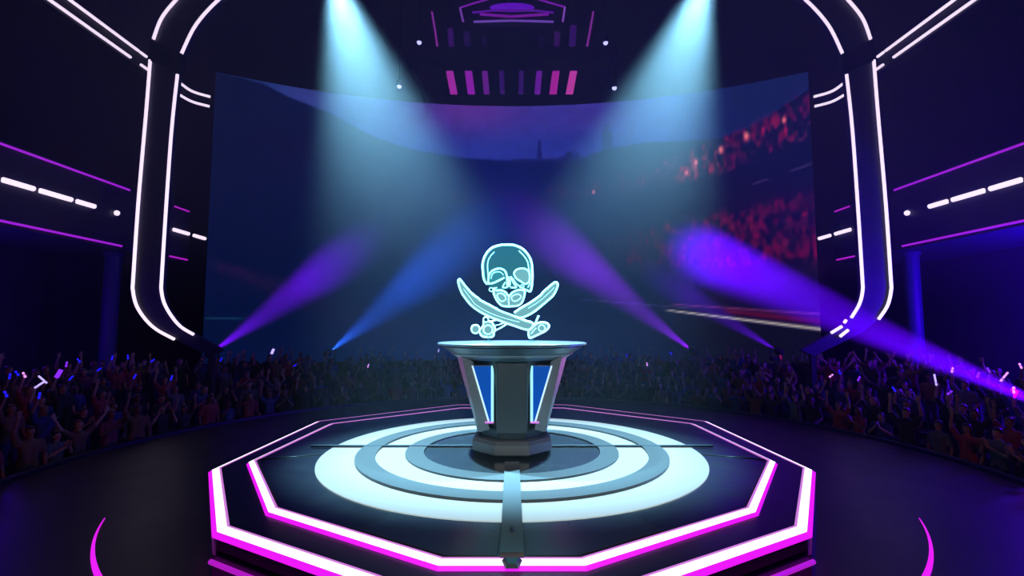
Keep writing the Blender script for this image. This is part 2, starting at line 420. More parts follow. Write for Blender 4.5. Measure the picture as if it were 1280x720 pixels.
# window plates: trapezoids in a plane that leans with the core
def podpt(px, py, yy):
    p = U(px, py, CY + yy); return Vector((p.x, yy, p.z - PZ))
for s in (-1, 1):
    def q(px, py, yy=-0.60): return podpt(640 + s*(640 - px), py, yy)
    tl, tr, br, bl = q(590.5, 457), q(615.5, 457), q(615.5, 527), q(611, 527)
    bk = Vector((0, 0.05, 0))
    w_ = prism('window_panel', [tl + bk, tr + bk, br + bk, bl + bk], [tl, tr, br, bl], M['bluewin'], pod)
    w_['label'] = 'blue lit window of the podium'
    f = Vector((0, -0.015, 0))
    tube('window_light', [tr + f, br + f], 0.020, M['cyan'], w_, 8)['label'] = 'cyan upright light line'
    tube('slanted_window_light', [tl + f, bl + f], 0.013, M['paleled'], w_, 8)
    tube('window_top_rim', [tl + f, tr + f], 0.007, M['metal'], w_, 6)
    a_, b_ = q(606, 529, -0.66), q(617, 529, -0.66)
    e_ = Vector((0, 0.02, 0)); z_ = Vector((0, 0, 0.022)); n_ = Vector((s * 0.03 * 0, -0.02, 0))
    prism('window_ledge', [a_ + e_, b_ + e_, b_ - e_, a_ - e_], [a_ + e_ + z_, b_ + e_ + z_, b_ - e_ + z_, a_ - e_ + z_], M['pink'], w_)
    # face panel between window and fin
    p1, p2, p3, p4 = q(577, 444, -0.56), q(591, 452, -0.58), q(612, 537, -0.58), q(599, 540, -0.52)
    bk = Vector((0, 0.10, 0))
    prism('side_panel', [p1 + bk, p2 + bk, p3 + bk, p4 + bk], [p1, p2, p3, p4], M['metal'], pod)
    # outer fin: flares at the top into the bowl
    path = [(708, 437), (697, 447), (690, 470), (687, 495), (681, 520), (677, 540)]
    outer = [(722, 436), (708, 447), (702, 470), (695, 495), (688, 520), (683, 540)]
    def m_(pt, yy): return podpt(pt[0] if s > 0 else 1280 - pt[0], pt[1], yy)
    bm = bmesh.new()
    rows = []
    for (i_, o2) in zip(path, outer):
        rows.append([bm.verts.new(m_(i_, -0.50)), bm.verts.new(m_(o2, -0.28)), bm.verts.new(m_(o2, 0.28)), bm.verts.new(m_(i_, 0.50))])
    for A, B in zip(rows[:-1], rows[1:]):
        for k in range(4): bm.faces.new([A[k], A[(k+1) % 4], B[(k+1) % 4], B[k]])
    bm.faces.new(rows[0][::-1]); bm.faces.new(rows[-1])
    from_bm('fin', bm, M['fin'], pod)
lathe('bowl', [(0.72, 1.44), (0.86, 1.46), (0.97, 1.53), (1.10, 1.615), (1.16, 1.65), (1.16, 1.665), (0.1, 1.665)], M['metal_d'], pod, 64, smooth=False)
lathe('bowl_rim', [(0.93, 1.500), (1.00, 1.535), (1.005, 1.545), (0.95, 1.53)], M['metal'], pod, 64)
lathe('tabletop', [(1.12, 1.662), (1.21, 1.672), (1.225, 1.685), (1.225, 1.705), (1.21, 1.715), (0.05, 1.715)], M['top'], pod, 96)
TOPZ = PZ + 1.715

# ------------------------------------------------------------------ neon skull over crossed sabres
SY = 8.42
neon = thing('neon_skull_sign', 'glowing cyan neon skull above two crossed sabres standing on the podium', 'neon sign', loc=(0, SY, TOPZ))
def A2(cx, cy_): return U(560 + cx/8.473, 295 + cy_/8.473, SY) - Vector((0, SY, TOPZ))
def A3(cx, cy_): return U(560 + cx/8.473, 360 + cy_/8.473, SY) - Vector((0, SY, TOPZ))
def ntube(name, pts, r=0.014, closed=False, parent=neon, dy=0.0, n=5):
    p = [v + Vector((0, dy, 0)) for v in spline(pts, n, closed)]
    return tube(name, p, r, M['neon'], parent, 8, closed)
def plate(name, pts, m, parent, dy=0.02, th=0.006):
    p = spline(pts, 4, True)
    bm = bmesh.new(); prism_bm(bm, [v + Vector((0, dy, 0)) for v in p], [v + Vector((0, dy + th, 0)) for v in p])
    return from_bm(name, bm, m, parent)
def circ(c, r, n=14): return [A3(c[0] + r*math.cos(2*PI*k/n), c[1] + r*math.sin(2*PI*k/n)) for k in range(n)]
cran = [A2(*p) for p in [(415,512),(385,470),(372,400),(368,300),(385,230),(420,170),(470,125),(540,100),(620,92),(700,97),(770,125),(820,165),(860,220),(885,290),(893,380),(893,460),(885,540),(872,585),(838,575)]]
ntube('cranium_tube', cran, 0.0185)
plate('cranium_plate', cran[:-1] + [A2(800, 560), A2(650, 560), A2(480, 560)], M['acr'], neon)
ntube('temple_tube', [A2(*p) for p in [(425,420),(418,330),(425,260),(455,205),(490,168)]], 0.009)
ntube('temple_tube', [A2(*p) for p in [(750,155),(800,205),(840,265),(856,340),(862,420),(866,500),(846,545)]], 0.011)
ntube('eye_socket_tube', [A2(*p) for p in [(425,500),(430,430),(455,378),(505,350),(560,346),(602,370),(622,420),(626,490),(630,540)]], 0.016)
ntube('cheekbone_tube', [A2(*p) for p in [(415,505),(470,500),(520,480),(570,455),(598,438)]], 0.016)
ntube('eye_socket_tube', [A2(*p) for p in [(455,455),(468,408),(505,382),(555,382),(588,415)]], 0.007)
ntube('eye_socket_tube', [A2(*p) for p in [(700,395),(728,358),(785,343),(838,360),(866,410),(860,480),(820,505),(770,480),(722,445)]], 0.016, True)
plate('eye_plate', [A2(*p) for p in [(715,400),(740,370),(800,360),(850,400),(850,480),(800,480),(745,450)]], M['acr2'], neon, 0.012)
plate('eye_plate', [A2(*p) for p in [(440,480),(455,410),(510,370),(570,375),(595,420),(540,460),(480,485)]], M['acr'], neon, 0.012)
ntube('nose_tube', [A2(*p) for p in [(605,490),(580,540),(622,542),(640,500),(640,430)]], 0.012)
ntube('nose_tube', [A2(*p) for p in [(652,540),(658,480),(668,432),(690,490),(722,542),(665,545)]], 0.014)
ntube('cheek_tube', [A2(*p) for p in [(690,450),(720,500),(770,540),(840,572)]], 0.010)
ntube('cheek_tube', [A2(*p) for p in [(520,545),(480,552),(445,550),(438,575),(465,588),(482,575),(478,620)]], 0.010)
ntube('cheek_tube', [A2(*p) for p in [(755,525),(785,548),(805,528),(775,520),(760,548)]], 0.008)
jaw = [A3(*p) for p in [(480,15),(495,90),(530,150),(575,188),(650,195),(740,186),(785,150),(810,80),(815,30),(790,18),(735,22),(680,48),(645,85),(612,45),(565,22),(515,25)]]
ntube('jaw_tube', jaw, 0.016, True)
plate('jaw_plate', jaw, M['acr2'], neon)
ntube('teeth_tube', [A3(*p) for p in [(520,70),(560,58),(600,80),(612,120),(572,142),(535,115)]], 0.010, True)
ntube('teeth_tube', [A3(*p) for p in [(672,102),(702,75),(750,68),(772,95),(740,130),(692,138)]], 0.010, True)
ntube('teeth_tube', [A3(*p) for p in [(645,85),(643,130),(646,190)]], 0.012)
# sabre running from the upper left down to the right, in front
sa = bpy.data.objects.new('sabre', None); C.objects.link(sa); sa.parent = neon
topA = [A2(*p) for p in [(128,462),(175,520),(250,605),(335,672)]] + [A3(*p) for p in [(340,130),(450,187),(560,245),(680,290),(800,340),(900,378)]]
botA = [A3(*p) for p in [(850,442),(700,400),(560,350),(450,308),(340,252),(240,178),(170,90)]] + [A2(*p) for p in [(150,610),(122,540),(112,480)]]
ntube('blade_tube', topA + botA, 0.0175, True, sa, -0.03)
plate('blade_plate', topA + botA, M['acr2'], sa, -0.02)
ntube('guard_tube', [A3(*p) for p in [(960,292),(915,388),(872,438),(852,450),(858,520),(885,524),(960,490),(1030,455),(1068,410),(1048,375),(990,364),(940,378),(912,402)]], 0.0175, False, sa, -0.03)
ntube('grip_tube', circ((992, 425), 34), 0.010, True, sa, -0.03)
ntube('grip_tube', [A3(*p) for p in [(880,485),(905,450),(935,425)]], 0.009, False, sa, -0.03)
# sabre running from the upper right down to the left, behind
sb = bpy.data.objects.new('sabre', None); C.objects.link(sb); sb.parent = neon
topB = [A3(*p) for p in [(700,262),(780,207),(880,150),(980,78)]] + [A2(*p) for p in [(1010,592),(1070,540),(1130,492)]]
botB = [A2(*p) for p in [(1160,500),(1158,545),(1120,620)]] + [A3(*p) for p in [(1090,102),(1000,180),(900,258),(820,300),(755,318)]]
ntube('blade_tube', topB + botB, 0.0175, False, sb, 0.03)
plate('blade_plate', topB + botB, M['acr2'], sb, 0.035)
ntube('blade_tube', [A3(*p) for p in [(540,332),(480,348),(440,362)]], 0.012, False, sb, 0.03)
ntube('blade_tube', [A3(*p) for p in [(625,378),(560,420),(500,450)]], 0.014, False, sb, 0.03)
ntube('blade_tube', [A3(*p) for p in [(605,362),(545,388),(480,398)]], 0.008, False, sb, 0.03)
ntube('guard_tube', [A3(*p) for p in [(430,352),(468,370),(500,440),(488,465),(478,510),(440,520),(370,515),(338,488)]], 0.0175, False, sb, 0.03)
ntube('guard_tube', circ((400, 335), 27), 0.010, True, sb, 0.03)
ntube('grip_tube', circ((423, 442), 48), 0.012, True, sb, 0.03)
ntube('pommel_tube', circ((290, 436), 44), 0.014, True, sb, 0.03)
ntube('grip_tube', [A3(*p) for p in [(372,352),(375,395),(352,425),(332,445),(340,490)]], 0.011, False, sb, 0.03)
for pts, par, dy in (([(915,388),(872,438),(858,520),(885,524),(960,490),(1030,455),(1068,410),(1048,375),(990,364)], sa, -0.02), ([(430,352),(468,370),(500,440),(478,510),(440,520),(370,515),(338,488),(345,430),(372,360)], sb, 0.035), ([(290,392),(330,420),(330,455),(290,480),(250,460),(250,412)], sb, 0.035)):
    plate('hilt_plate', [A3(*p) for p in pts], M['acr2'], par, dy)
ntube('fuller_tube', [A2(165,560), A2(240,660), A3(300,180), A3(440,262), A3(600,320), A3(760,362)], 0.005, False, sa, -0.03)
ntube('fuller_tube', [A2(1125,545), A3(1060,60), A3(960,145), A3(850,215)], 0.005, False, sb, 0.03)
# clear feet carrying the sign
for cx in (430, 890):
    p = A3(cx, 510)
    bm = bmesh.new(); box_bm(bm, (p.x - 0.07, -0.05, 0.0), (p.x + 0.07, 0.05, 0.02)); box_bm(bm, (p.x - 0.02, 0.0, 0.02), (p.x + 0.02, 0.012, p.z + 0.01))
    from_bm('clear_foot', bm, M['acr'], neon)
# the light the tubes give
for x_, z_, e in ((0.0, 1.45, 50), (-0.3, 1.2, 40), (0.3, 1.2, 40), (-0.15, 0.85, 40), (0.2, 0.85, 40), (-0.7, 0.75, 30), (0.75, 0.75, 30), (-0.4, 0.45, 30), (0.45, 0.5, 30), (0.0, 0.3, 30), (-0.5, 0.18, 20), (0.5, 0.18, 20)):
    o = lamp('neon_sign_lamp', 'POINT', (x_, SY, TOPZ + z_), (0.10, 0.80, 1.0), e * 0.3, radius=0.10)

# ------------------------------------------------------------------ curved video screen
scr = thing('video_screen', 'huge curved video screen showing a night racetrack and red grandstands', 'screen', loc=(0, 0, 0))
R_S, Y_S = 28.4, 26.0 - 28.4
AX = math.asin(13.88 / R_S)
NX, NZ = 430, 190
Z0, Z1 = 1.15, 14.78
aa = np.linspace(-AX, AX, NX); zz = np.linspace(Z0, Z1, NZ)
AA, ZZ = np.meshgrid(aa, zz)
XX = R_S*np.sin(AA); YY = Y_S + R_S*np.cos(AA)
d_ = YY*math.cos(PITCH) + (ZZ-CAMZ)*math.sin(PITCH); u_ = -YY*math.sin(PITCH) + (ZZ-CAMZ)*math.cos(PITCH)
px = 640 + FPX*XX/d_; py = 360 - FPX*u_/d_
rng = np.random.RandomState(3)
def smooth(a, b, x): t = np.clip((x-a)/(b-a), 0, 1); return t*t*(3-2*t)
def bump1(x, c, w_): return np.exp(-((x-c)/w_)**2)
def noise2(sx, sy):
    g = rng.rand(NZ//sy + 3, NX//sx + 3)
    yi = np.arange(NZ)/sy; xi = np.arange(NX)/sx
    y0 = yi.astype(int); x0 = xi.astype(int); fy = (yi-y0)[:, None]; fx = (xi-x0)[None, :]
    return (g[y0][:, x0]*(1-fy)*(1-fx) + g[y0+1][:, x0]*fy*(1-fx) + g[y0][:, x0+1]*(1-fy)*fx + g[y0+1][:, x0+1]*fy*fx)
col = np.zeros((NZ, NX, 3))
def mixin(c, m):
    global col
    col = col*(1-m[..., None]) + np.array(c, float)*m[..., None]
def addin(c, m):
    global col
    col = col + np.array(c, float)*m[..., None]
mixin((3, 14, 52), np.ones_like(px))
# track and stands, bluer to the middle
mixin((6, 16, 84), bump1(px, 620, 170)*smooth(420, 210, py)*0.9)
mixin((5, 26, 76), bump1(px, 600, 150)*smooth(330, 430, py)*0.8)
mixin((14, 6, 44), smooth(760, 940, px)*smooth(180, 260, py)*0.85)
# sky
hx = [270, 330, 357, 415, 470, 520, 583, 640, 720, 760, 807, 853, 900, 944, 1008, 1030]
hy = [88, 104, 119, 142, 172, 188, 198, 201, 200, 186, 178, 176, 172, 155, 112, 100]
H = np.interp(px, hx, hy)
sky = smooth(2.0, -2.0, py - H)
mixin((36, 46, 140), sky)
mixin((90, 44, 140), sky*bump1(px, 585, 85)*smooth(190, 135, py)*0.9)
mixin((110, 50, 150), sky*bump1(px, 740, 60)*smooth(180, 150, py)*0.25)
mixin((46, 56, 128), sky*smooth(520, 430, px))
mixin((14, 44, 96), sky*smooth(380, 300, px))
mixin((12, 28, 78), sky*smooth(820, 930, px))
# skyline
def blob(x0, x1, y0, y1, k=1.0): return smooth(x0-1.5, x0+.5, px)*smooth(x1+1.5, x1-.5, px)*smooth(y0-1.5, y0+1, py)*smooth(y1+1.5, y1-1, py)*k
sil = np.maximum.reduce([blob(673, 675.5, 176, 201), blob(671.5, 677, 188, 201), blob(708, 716, 190, 201), blob(720, 724, 191, 201), blob(700, 740, 196, 201), blob(753, 765, 164, 188), blob(756, 761, 156, 166, .8), blob(640, 700, 198.5, 202)])
mixin((16, 22, 88), sil*0.85)
# upper grandstand crowd
st = noise2(2, 5)*0.6 + noise2(3, 3)*0.4; st2 = noise2(9, 8); st3 = noise2(1, 2)
t1 = np.interp(px, [640, 740, 836, 900, 944, 1008], [236, 224, 196, 172, 152, 112]); b1 = np.interp(px, [640, 740, 836, 900, 944, 1008], [256, 250, 232, 218, 200, 172])
m1 = smooth(-4, 6, py - t1)*smooth(6, -8, py - b1)
amp = np.interp(px, [400, 560, 700, 800, 880, 960, 1010], [0.0, 0.10, 0.22, 0.36, 0.95, 0.95, 0.8])
mixin((120, 14, 66), m1*amp*smooth(0.35, 0.75, st)*(0.4 + 0.9*st2))
mixin((190, 30, 84), m1*amp*smooth(0.72, 0.92, st)*0.8)
for x_, y_, r_ in ((933, 170, 3.2), (901, 187, 3.0), (870, 203, 2.4), (980, 150, 2.2), (858, 216, 1.8), (742, 240, 1.6)):
    mixin((245, 120, 125), np.exp(-(((px-x_)/r_)**2 + ((py-y_)/(r_*1.7))**2)))
# balcony line
yl = 249 - (px-888)*0.35
mixin((90, 60, 100), np.exp(-((py-yl)/1.2)**2)*smooth(880, 920, px)*0.6*(noise2(12, 3) > 0.35))
# lower grandstand crowd
t2 = np.interp(px, [700, 800, 900, 1010], [300, 282, 262, 236]); b2 = np.interp(px, [700, 860, 1010], [338, 338, 332])
m2 = smooth(-6, 18, py - t2)*smooth(8, -18, py - b2)
amp2 = np.interp(px, [640, 760, 840, 1010], [0.0, 0.15, 0.7, 0.9])
mixin((96, 8, 58), m2*amp2*smooth(0.25, 0.7, st)*(0.35 + st2))
mixin((165, 14, 62), m2*amp2*smooth(0.68, 0.9, st)*0.75)
# left stand, faint
mixin((34, 10, 58), bump1(px, 370, 90)*bump1(py, 190 + (px-370)*0.1, 26)*smooth(0.4, 0.8, st)*0.4)
# the track lines
def line(x0, y0, x1, y1, w0, w1, c, k):
    t = np.clip((px-x0)/(x1-x0), 0, 1); yc = y0 + (y1-y0)*t + 0; ww = w0 + (w1-w0)*t
    mixin(c, np.exp(-((py-yc)/ww)**2)*smooth(x0-4, x0+14, px)*smooth(x1+14, x1-4, px)*k)
line(828, 387, 1030, 412, 1.0, 2.2, (190, 180, 170), 0.85)
line(720, 374, 860, 385, 0.8, 0.9, (110, 80, 150), 0.4)
line(835, 380, 1030, 393, 1.0, 1.6, (150, 60, 120), 0.55)
line(900, 388, 1030, 402, 3.0, 5.0, (90, 10, 50), 0.8)
line(250, 398, 300, 398, 1.0, 1.0, (20, 70, 90), 0.6)
mixin((10, 12, 30), smooth(1.5, 6, py - (387 + (px-828)*0.124))*smooth(820, 900, px)*0.8)
col = col*(0.94 + 0.12*noise2(4, 4))[..., None]
c01 = np.clip(col/255, 0, 1)
cl = np.where(c01 <= 0.04045, c01/12.92, ((c01+0.055)/1.055)**2.4)
vs = np.stack([XX, YY, ZZ], -1).reshape(-1, 3)
idx = np.arange(NX*NZ).reshape(NZ, NX)
fs = np.stack([idx[:-1, :-1], idx[:-1, 1:], idx[1:, 1:], idx[1:, :-1]], -1).reshape(-1, 4)
me = bpy.data.meshes.new('picture')
me.vertices.add(len(vs)); me.vertices.foreach_set('co', vs.ravel().astype(np.float32))
me.loops.add(fs.size); me.loops.foreach_set('vertex_index', fs.ravel().astype(np.int32))
me.polygons.add(len(fs)); me.polygons.foreach_set('loop_start', (np.arange(len(fs))*4).astype(np.int32)); me.polygons.foreach_set('loop_total', np.full(len(fs), 4, np.int32))
me.update(calc_edges=True)
ca = me.color_attributes.new('shown', 'FLOAT_COLOR', 'POINT')
ca.data.foreach_set('color', np.concatenate([cl.reshape(-1, 3), np.ones((NX*NZ, 1))], 1).ravel().astype(np.float32))
sm = bpy.data.materials.new('video_picture'); sm.use_nodes = True; nt = sm.node_tree; sm.cycles.emission_sampling = 'NONE'
at = nt.nodes.new('ShaderNodeAttribute'); at.attribute_name = 'shown'
b = nt.nodes['Principled BSDF']; b.inputs['Base Color'].default_value = (0.0004, 0.0004, 0.0006, 1); b.inputs['Roughness'].default_value = 1.0; b.inputs['Specular IOR Level'].default_value = 0.0
nt.links.new(at.outputs['Color'], b.inputs['Emission Color']); b.inputs['Emission Strength'].default_value = 1.12
pic = link('picture', me, sm, scr)
# housing behind the picture and a foot that carries it
bm = bmesh.new()
ts = np.linspace(-AX, AX, 49)
band_bm(bm, [((R_S+0.06)*math.sin(t), Y_S + (R_S+0.06)*math.cos(t), Z1 + 0.02) for t in ts], [((R_S+0.5)*math.sin(t), Y_S + (R_S+0.5)*math.cos(t), Z1 + 0.02) for t in ts], False, Z1 - Z0 + 0.04)
from_bm('housing', bm, M['black'], scr)
for t in np.linspace(-AX*0.94, AX*0.94, 7):
    x_, y_ = (R_S+0.28)*math.sin(t), Y_S + (R_S+0.28)*math.cos(t)
    box('post', (x_-0.12, y_-0.12, -0.06), (x_+0.12, y_+0.12, Z0), M['black'], scr)

# ------------------------------------------------------------------ tall arch frames at both sides of the screen
YP = 17.0
def arch(s, label):
    root = thing('arch_frame', label, 'arch frame', 'tall lit arch frames flanking the screen', (s*12.4, YP, -0.06))
    org = Vector((s*12.4, YP, -0.06))
    def g(x, y, dy=0.0):
        p = U(x, y, YP); p = Vector((s*abs(p.x), YP + dy, p.z)); return p - org
    outer = [g(*p) for p in [(214, 440), (196, 414), (182, 397), (172, 376), (168, 350)]]
    outer = [g(*p) for p in [(262, 445), (219, 424), (197, 412), (183, 399), (172, 382), (167.5, 363), (168, 346), (174.5, 250), (184, 140), (189, 76), (190, 60), (193, 50), (203, 24), (222, 0), (250, -28), (300, -60)]]
    inner = [g(*p) for p in [(278, 438), (243, 418), (228, 409), (217, 397), (207, 380), (203, 363), (203.5, 346), (209.5, 250), (216, 160), (223, 94), (225, 80), (228, 68), (246, 32), (275, 0), (310, -26), (360, -50)]]
    O_ = spline(outer, 5); I_ = spline(inner, 5)
    bm = bmesh.new(); n = len(O_)
    fr = [(bm.verts.new(a), bm.verts.new(b), bm.verts.new(b + Vector((0, .2, 0))), bm.verts.new(a + Vector((0, .2, 0)))) for a, b in zip(O_, I_)]
    for A, B in zip(fr[:-1], fr[1:]):
        for k in range(4): bm.faces.new([A[k], A[(k+1) % 4], B[(k+1) % 4], B[k]])
    bm.faces.new(fr[0][::-1]); bm.faces.new(fr[-1])
    from_bm('band', bm, M['navy'], root)
    f = Vector((0, -0.05, 0))
    def led(pts, i): return tube('edge_light', [q_ + f for q_ in spline(pts, 6)], 0.052, M['led'], root, 8)
    if s < 0:
        led(outer[1:10], 0); led(outer[11:], 0); led(inner[1:10], 0); led(inner[11:], 0)
    else:
        led(outer[3:10], 0); led(outer[11:], 0); led(inner[3:10], 0); led(inner[11:], 0)
        led([g(231, 420.5), g(221, 412.5)], 0)
        led([g(242, 416), g(229, 408)], 0); led([g(226, 403.5), g(223.5, 400)], 0)
    # collar where the ceiling beams meet the frame, and the leg down to the floor
    c0, c1, c2, c3 = g(187, 76, -0.02), g(226, 94, -0.02), g(229, 68, -0.02), g(190, 50, -0.02)
    bk = Vector((0, 0.26, 0)); fw = Vector((0, -0.06, 0))
    prism('collar', [c0 + fw, c1 + fw, c2 + fw, c3 + fw], [c0 + bk, c1 + bk, c2 + bk, c3 + bk], M['black'], root)
    q0 = g(262, 445); 
    bm = bmesh.new(); box_bm(bm, (q0.x - s*0.02 - 0.08, 0.02, 0.0), (q0.x - s*0.02 + 0.08, 0.18, q0.z + 0.05)); box_bm(bm, (q0.x - 0.3, -0.15, 0), (q0.x + 0.3, 0.35, 0.04))
    from_bm('leg', bm, M['black'], root)
arch(-1, 'dark arch frame with white light lines left of the screen')
arch(1, 'dark arch frame with broken white light lines right of the screen')

# ------------------------------------------------------------------ side balconies and ceiling beams
XB = 15.0
def onX(x, y, X=XB):
    """point on the side plane |X| seen at a point of the left half of the photograph"""
    dx = (x - 640) / FPX; dy = (360 - y) / FPX
    f = math.cos(PITCH) - dy * math.sin(PITCH); up = math.sin(PITCH) + dy * math.cos(PITCH)
    s = -X / dx
    return Vector((-X, f * s, CAMZ + up * s))
def mir(p, s): return Vector((p.x if s < 0 else -p.x, p.y, p.z))
for s, side in ((-1, 'left'), (1, 'right')):
    bal = thing('balcony', 'dark %s balcony front with purple lines and a row of white lamps' % side, 'balcony', 'side balconies', (s*XB, 16, 0))
    org = Vector((s*XB, 16, 0))
    zt = onX(80, 208).z; zb = onX(80, 292.5).z
    zl, zh = zb - 0.12, zt + 0.12
    # fascia: long box, plus tier floor behind
    bm = bmesh.new(); x0, x1 = sorted((s*(XB+0.06), s*(XB+0.30)))
    box_bm(bm, (x0, 6.0, zl), (x1, 22.9, zh)); x0, x1 = sorted((s*(XB+0.30), s*(RX-0.02)))
    box_bm(bm, (x0, 6.0, zl), (x1, 22.9, zl + 0.25))
    o = from_bm('fascia', bm, M['navy'], bal); o.location = -org
    def ln(pts, r, m, nm='purple_light_line'):
        q_ = [mir(onX(*p), s) - org for p in pts]
        if nm == 'purple_light_line': q_ = [Vector((v.x, v.y, 0)) + Vector((0, 0, (zt if r[1] else zb))) for v in q_]; r = r[0]
        return tube(nm, q_, r, m, bal, 8)
    ln([(-60, 154), (162, 240)], (0.040, True), M['purp'])
    ln([(218, 264), (236, 271)], (0.036, True), M['mag_dim'])
    ln([(-60, 262), (152, 309)], (0.038, False), M['purp'])
    ln([(212, 323), (234, 328)], (0.036, False), M['mag_dim'])
    for a, b in (((-44, 208), (-6, 219.6)), ((4, 223.2), (42, 234.5)), ((50.5, 237.5), (89, 249)), ((96.5, 251.8), (118, 258.5)), ((217, 291.7), (235.5, 295)), ((242.5, 296.3), (256, 298.4))):
        pa, pb = mir(onX(*a), s) - org, mir(onX(*b), s) - org
        zc = onX(80, 247).z; pa.z = pb.z = zc
        tube('lamp_bar', [pa, pb], 0.085, M['led'], bal, 8)
    pa = mir(onX(146, 268), s) - org; pa.z = onX(80, 247).z
    bm = bmesh.new(); bmesh.ops.create_uvsphere(bm, u_segments=12, v_segments=8, radius=0.10, matrix=Matrix.Translation(pa))
    from_bm('round_lamp', bm, M['led'], bal, True)
    # column under the balcony
    pc = onX(140, 350, 16.0)
    colm = lathe('column', [(0.34, -0.06), (0.34, 0.1), (0.28, 0.14), (0.28, zl - 0.14), (0.34, zl - 0.1), (0.34, zl)], mat('dark_blue_column', (0.03, 0.03, 0.12), 0.5, noise=0.2), None, 24)
    colm.location = (s*pc.x*-1, pc.y, 0) if s > 0 else (pc.x, pc.y, 0)
    tag(colm, 'round dark blue column carrying the %s balcony' % side, 'column', 'columns under the balconies')
    # diagonal beam above
    beam = thing('ceiling_beam', 'black overhead beam with twin white light lines along %s side' % side, 'beam', 'lit overhead beams', (s*XB, 16, 12))
    org2 = Vector((s*XB, 16, 12))
    l1 = [(40, -18.5), (65, 0), (163, 73)]; l2 = [(60, -23), (90, 0), (173, 65.5)]
    z1 = onX(120, 41).z; z2 = onX(130, 31.5).z
    def bl(pts, z, fl=False):
        q_ = [mir(onX(*p), s) - org2 for p in pts]
        for v in q_: v.z = z - org2.z if not fl else v.z
        tube('light_line', spline(q_, 4), 0.055, M['led'], beam, 8)
    bl(l1, z1); bl(l2, z2); bl([(176, 83), (186, 90)], z1); bl([(175.5, 67), (183, 73)], z2)
    yA = onX(55, -8).y; yB = onX(193, 95).y
    x0, x1 = sorted((s*(XB+0.06), s*(XB+0.5)))
    b_ = box('girder', (x0, yA, z1 - 0.12), (x1, yB + 2.6, z2 + 0.12), M['black'], beam); b_.location = -org2
    # the lines bend inwards behind the frame
    for pts in ([(222, 117), (240, 127), (262, 133)], [(223, 102), (240, 114), (263, 121)]):
        q_ = []
        for k, p in enumerate(pts):
            v = U(p[0], p[1], 20.6 + 0.35*k); q_.append(Vector((s*abs(v.x), v.y, v.z)) - org2)
        tube('light_line', spline(q_, 5), 0.055, M['led'], beam, 8)

# ------------------------------------------------------------------ tiered lantern above the screen
YL = 27.3
lan = thing('ceiling_lantern', 'tiered dark ceiling lantern with magenta and purple panels above the screen', 'ceiling light', loc=(0, YL, 0))
def gl(x, y, dy=0.0):
    p = U(x, y, YL); return Vector((p.x, dy, p.z))
def tier(name, x0t, x1t, yt, x0b, x1b, yb, depth, m, dy=0.0):
    tl, tr, bl_, br = gl(x0t, yt, dy), gl(x1t, yt, dy), gl(x0b, yb, dy), gl(x1b, yb, dy)
    d = Vector((0, depth, 0))
    return prism(name, [bl_, br, br + d, bl_ + d], [tl, tr, tr + d, tl + d], m, lan, 0.05)
M['lan'] = mat('lantern_black', (0.012, 0.006, 0.03), 0.4, noise=0.3)
tier('lower_box', 518, 762, 84, 532, 748, 134, 2.6, M['lan'])
tier('middle_flange', 510, 770, 62, 510, 770, 76, 3.2, M['lan'], -0.35)
tier('upper_box', 528, 752, 12, 538, 742, 66, 2.4, M['lan'], 0.15)
tier('crown', 560, 720, -20, 570, 710, 13, 2.0, M['lan'], 0.25)
def lpanel(x, w_, y0, y1, lean, colr, es, nm='light_panel', dy=-0.04):
    q0, q1, q2, q3 = gl(x - w_/2, y0, dy), gl(x + w_/2, y0, dy), gl(x + w_/2 + lean, y1, dy), gl(x - w_/2 + lean, y1, dy)
    b = Vector((0, 0.05, 0))
    return prism(nm, [q0, q1, q2, q3], [q0 + b, q1 + b, q2 + b, q3 + b], mat(nm + '_glow', (0.05, 0.01, 0.05), 0.5, emit=lin(colr), es=es, noise=0.0), lan)
for x, w_, c in ((562, 9, (140, 34, 140)), (585.5, 9, (120, 22, 145)), (606, 7, (82, 20, 112)), (627, 6, (38, 6, 78)), (652, 6, (38, 6, 78)), (674, 7, (84, 16, 126)), (695, 9, (142, 26, 130)), (717, 9, (165, 50, 140))):
    lpanel(x, w_, 89, 118, (640 - x)*0.07, c, 1.5)
for x, w_, y0, c in ((562.5, 7, 34, (50, 8, 88)), (583, 8, 38, (26, 4, 64)), (697, 7, 38, (48, 8, 78)), (717, 8, 30, (48, 8, 92)), (605, 6, 44, (14, 3, 44)), (677, 6, 44, (14, 3, 44))):
    lpanel(x, w_, y0, 60, (640 - x)*0.02, c, 1.0, 'dim_light_panel', dy=0.10)
def lline(pts, r, colr, nm='edge_light'):
    return tube(nm, [gl(x, y, -0.02) for x, y in pts], r, mat(nm + '_tone', (0.05, 0.01, 0.05), 0.5, emit=lin(colr)), lan, 8)
lline([(540, 15), (543.5, 36), (547, 60)], 0.055, (130, 40, 150))
lline([(741.5, 15), (738, 36), (733.5, 60)], 0.055, (130, 40, 150))
lline([(575, 10), (579, 27)], 0.06, (120, 60, 170)); lline([(706, 9), (703.5, 27)], 0.06, (130, 70, 180))
lline([(575, 10), (590, 5), (615, -2)], 0.05, (120, 20, 170)); lline([(706, 9), (692, 5), (668, -2)], 0.05, (120, 20, 170))
lline([(592, 27.5), (640, 26), (692, 27.5)], 0.06, (110, 70, 180), 'rim_light')
lline([(600, 18), (640, 21), (686, 18)], 0.07, (120, 20, 160), 'rim_light')
lline([(590, 16), (616, 13.5), (640, 13)], 0.06, (85, 10, 150), 'rim_light'); lline([(640, 13), (668, 13.5), (692, 16)], 0.06, (85, 10, 150), 'rim_light')
bm = bmesh.new(); bmesh.ops.create_uvsphere(bm, u_segments=24, v_segments=12, radius=1.0, matrix=Matrix.Translation(gl(640, 8, 0.1)) @ Matrix.Diagonal((1.3, 0.25, 0.24, 1)))
